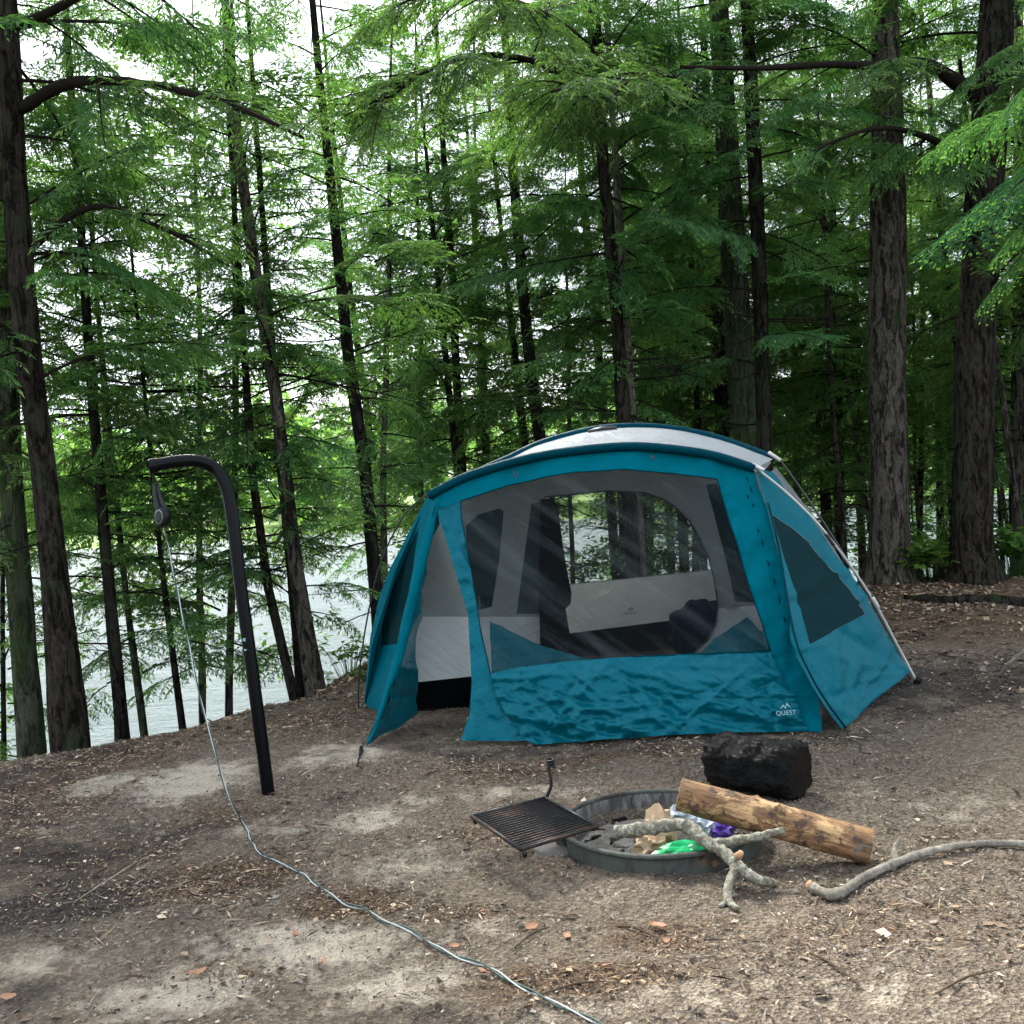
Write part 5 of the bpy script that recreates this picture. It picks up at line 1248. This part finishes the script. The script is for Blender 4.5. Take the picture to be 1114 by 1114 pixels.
# dead leaves
for k, (px, py, s, lab) in enumerate([(a_, b_, c_ * .72, d_) for a_, b_, c_, d_ in [(618, 1000, .035, 'orange dry leaf, upper of two on the bare dirt'), (617, 1023, .035, 'orange dry leaf, lower of two on the bare dirt'), (660, 1056, .035, 'pinkish dry leaf below the pair of orange leaves'),
     (322, 1021, .04, 'brick orange leaf on the pale sand beside the rope'), (215, 1063, .05, 'curled orange leaf in the brown litter at the bottom edge'), (526, 1062, .04, 'dry leaf touching the rope'), (578, 1012, .045, 'flat pinkish bark flake near the rope'),
     (716, 1012, .05, 'pale tan leaf beside the short dark twig'), (725, 1028, .03, 'small pink leaf under the pale tan one'), (495, 1034, .03, 'reddish leaf standing beside the rope'), (352, 1050, .03, 'pale yellow leaf on the sand'), (10, 1090, .04, 'orange leaf at the bottom corner')]]):
    c = G(px, py) + Vector((0, 0, .012)); b = MB(c); rot = Matrix.Rotation(k * 1.7, 3, 'Z') @ Matrix.Rotation(.35 * ((k % 3) - 1), 3, 'X'); vs = []; 
    for i in range(7):
        x = -1 + i / 3; w_ = .42 * math.sqrt(max(0, 1 - x * x)) + .02
        for y in (-1, 0, 1): vs.append(c + rot @ Vector((x * s, y * w_ * s, (.12 * x * x + .16 * y * y + .06 * math.sin(x * 5 + k)) * s)))
    b.add(vs, [(i * 3 + j, i * 3 + j + 1, i * 3 + j + 4, i * 3 + j + 3) for i in range(6) for j in range(2)]); tag(b.obj('dead_leaf', M['dead_leaf']), lab, 'leaf', 'scattered dead leaves')

# litter: chips, needles, crumbs of bark and soil
def litter():
    r = NR(12); V = []; C = []
    PALS = {'mix': (np.array([[.03, .022, .016], [.075, .052, .036], [.14, .10, .07], [.27, .20, .13], [.46, .37, .27], [.20, .18, .155]]), [.24, .26, .20, .14, .07, .09]),
            'tan': (np.array([[.07, .045, .028], [.16, .105, .06], [.30, .215, .13], [.48, .37, .24], [.40, .24, .15]]), [.2, .25, .28, .17, .10]),
            'crumb': (np.array([[.06, .05, .04], [.12, .10, .08], [.20, .175, .145], [.34, .30, .25]]), [.22, .32, .28, .18])}
    def put(n, rmin, rmax, size, kind, pal='mix', lw=.75, base=.35, sw=-.35):
        az = np.radians(r.uniform(-31, 31, n)); rr_ = np.sqrt(r.uniform(rmin ** 2, rmax ** 2, n)); x = rr_ * np.sin(az); y = rr_ * np.cos(az)
        lit = field(LITT, x, y); sand = field(SAND, x, y); keep = r.rand(n) < (base + lw * lit + sw * sand) * (.25 + 1.2 * sst(.35, .62, fbm(x * 1.8, y * 1.8, 91, 4)))
        keep &= ~(np.hypot(x - CRN.x, y - CRN.y) < .43); x, y = x[keep], y[keep]; m_ = len(x)
        z = hz(x, y) + r.uniform(.004, .012, m_) + (0.003 if kind == 1 else 0)
        s = size * np.exp(np.clip(r.normal(0, .45, m_), -1, .9)); a = r.uniform(0, 6.28, m_); tl = np.clip(r.normal(0, .3, m_), -.5, .5); asp = r.uniform(.3, .8, m_) if kind != 1 else r.uniform(.04, .09, m_)
        d = np.stack([np.cos(a), np.sin(a), tl * .5], 1) * s[:, None]; w = np.stack([-np.sin(a), np.cos(a), np.clip(r.normal(0, .3, m_), -.6, .6)], 1) * (s * asp)[:, None]; c = np.stack([x, y, z], 1)
        j = lambda: r.uniform(.6, 1.2, (m_, 1)); up = np.zeros((m_, 3)); up[:, 2] = s * (.45 if kind == 2 else .1); dn = -up * .8 if kind == 2 else 0
        V.append(np.stack([c - d * j() + dn, c + w * j() - d * .2 + up, c + d * j() + dn, c - w * j() + d * .1 + up * .6], 1))
        P_, pr = PALS[pal]; C.append(np.repeat(P_[r.choice(len(P_), m_, p=pr)] * r.uniform(.75, 1.25, (m_, 1)), 4, 0))
    put(90000, 1.9, 9.5, .0065, 0); put(18000, 1.9, 9, .011, 0); put(40000, 1.9, 9, .020, 1); put(75000, 1.9, 10, .0070, 0, 'tan', 1.1, -.16, -.4); put(30000, 1.9, 8, .018, 1, 'tan', 1.1, -.1)
    put(42000, 1.9, 6, .0042, 2, 'crumb', .1, .5, -.1); put(5000, 1.9, 9, .008, 2, 'crumb', .2, .5, -.3); put(26000, 7, 15, .014, 0); put(16000, 8, 15, .024, 0); put(2000, 2, 9, .035, 1); put(60000, 9, 15, .017, 0, 'mix', .3, .7); put(9000, 9, 15, .045, 1, 'mix', .3, .7); put(7000, 9, 14.5, .026, 2, 'tan', .3, .6)
    V = np.concatenate(V).reshape(-1, 3); C = np.concatenate(C); C = np.concatenate([C, np.ones((len(C), 1))], 1)
    me = np_mesh('forest_litter', V, np.arange(len(V)).reshape(-1, 4), colattr=C); tag(link('forest_litter', me, M['litter']), 'brown bark chips, needles and crumbs scattered over the soil', 'litter', kind='stuff')
litter()

# ================================================================== LIGHT, SKY, CAMERA
SUN_AZ, SUN_EL = R(-20), R(47)      # azimuth from +Y towards +X
w = bpy.data.worlds.new('World'); SC.world = w; w.use_nodes = True; nt = w.node_tree; nt.nodes.clear(); k = N(nt)
sky = nt.nodes.new('ShaderNodeTexSky'); sky.sky_type = 'NISHITA'; sky.sun_disc = False; sky.sun_elevation = SUN_EL; sky.sun_rotation = SUN_AZ; sky.air_density = 1.0; sky.dust_density = 2.5; sky.ozone_density = 1
tc = k.n('ShaderNodeTexCoord'); mp = k.n('ShaderNodeMapping', Vector=tc.outputs['Generated']); mp.inputs['Scale'].default_value = (1, 1, 2.2)
cl = k.ramp(k.noise(mp.outputs[0], 2.4, 6, .6, .3), [(.36, .25), (.60, 1)])
c = k.mix(cl, sky.outputs[0], (7.2, 7.7, 8.4))
bg = k.n('ShaderNodeBackground', Color=c, Strength=.10); k.n('ShaderNodeOutputWorld', Surface=bg.outputs[0])
L = bpy.data.lights.new('Sun', 'SUN'); L.energy = 4.6; L.angle = R(14); L.color = (1, .95, .86); so = bpy.data.objects.new('Sun', L); COL.objects.link(so)
sd = Vector((math.sin(SUN_AZ) * math.cos(SUN_EL), math.cos(SUN_AZ) * math.cos(SUN_EL), math.sin(SUN_EL))); so.rotation_euler = sd.to_track_quat('Z', 'Y').to_euler(); so.location = sd * 40

cam = bpy.data.cameras.new('Camera'); co = bpy.data.objects.new('Camera', cam); COL.objects.link(co)
cam.sensor_width = 36; cam.sensor_fit = 'HORIZONTAL'; cam.lens = 36 * F / 1114; cam.clip_start = .05; cam.clip_end = 3000
co.matrix_world = Matrix(((RT[0], UP[0], -FW[0], EYE[0]), (RT[1], UP[1], -FW[1], EYE[1]), (RT[2], UP[2], -FW[2], EYE[2]), (0, 0, 0, 1)))
SC.camera = co
SC.view_settings.view_transform = 'Standard'; SC.view_settings.look = 'None'; SC.view_settings.exposure = 1.68; SC.view_settings.gamma = 1
cy = SC.cycles; cy.use_denoising = True; cy.max_bounces = 5; cy.diffuse_bounces = 2; cy.glossy_bounces = 2; cy.transmission_bounces = 3; cy.transparent_max_bounces = 12
cy.use_adaptive_sampling = True; cy.adaptive_threshold = .03; cy.caustics_reflective = False; cy.caustics_refractive = False; cy.sample_clamp_indirect = 6
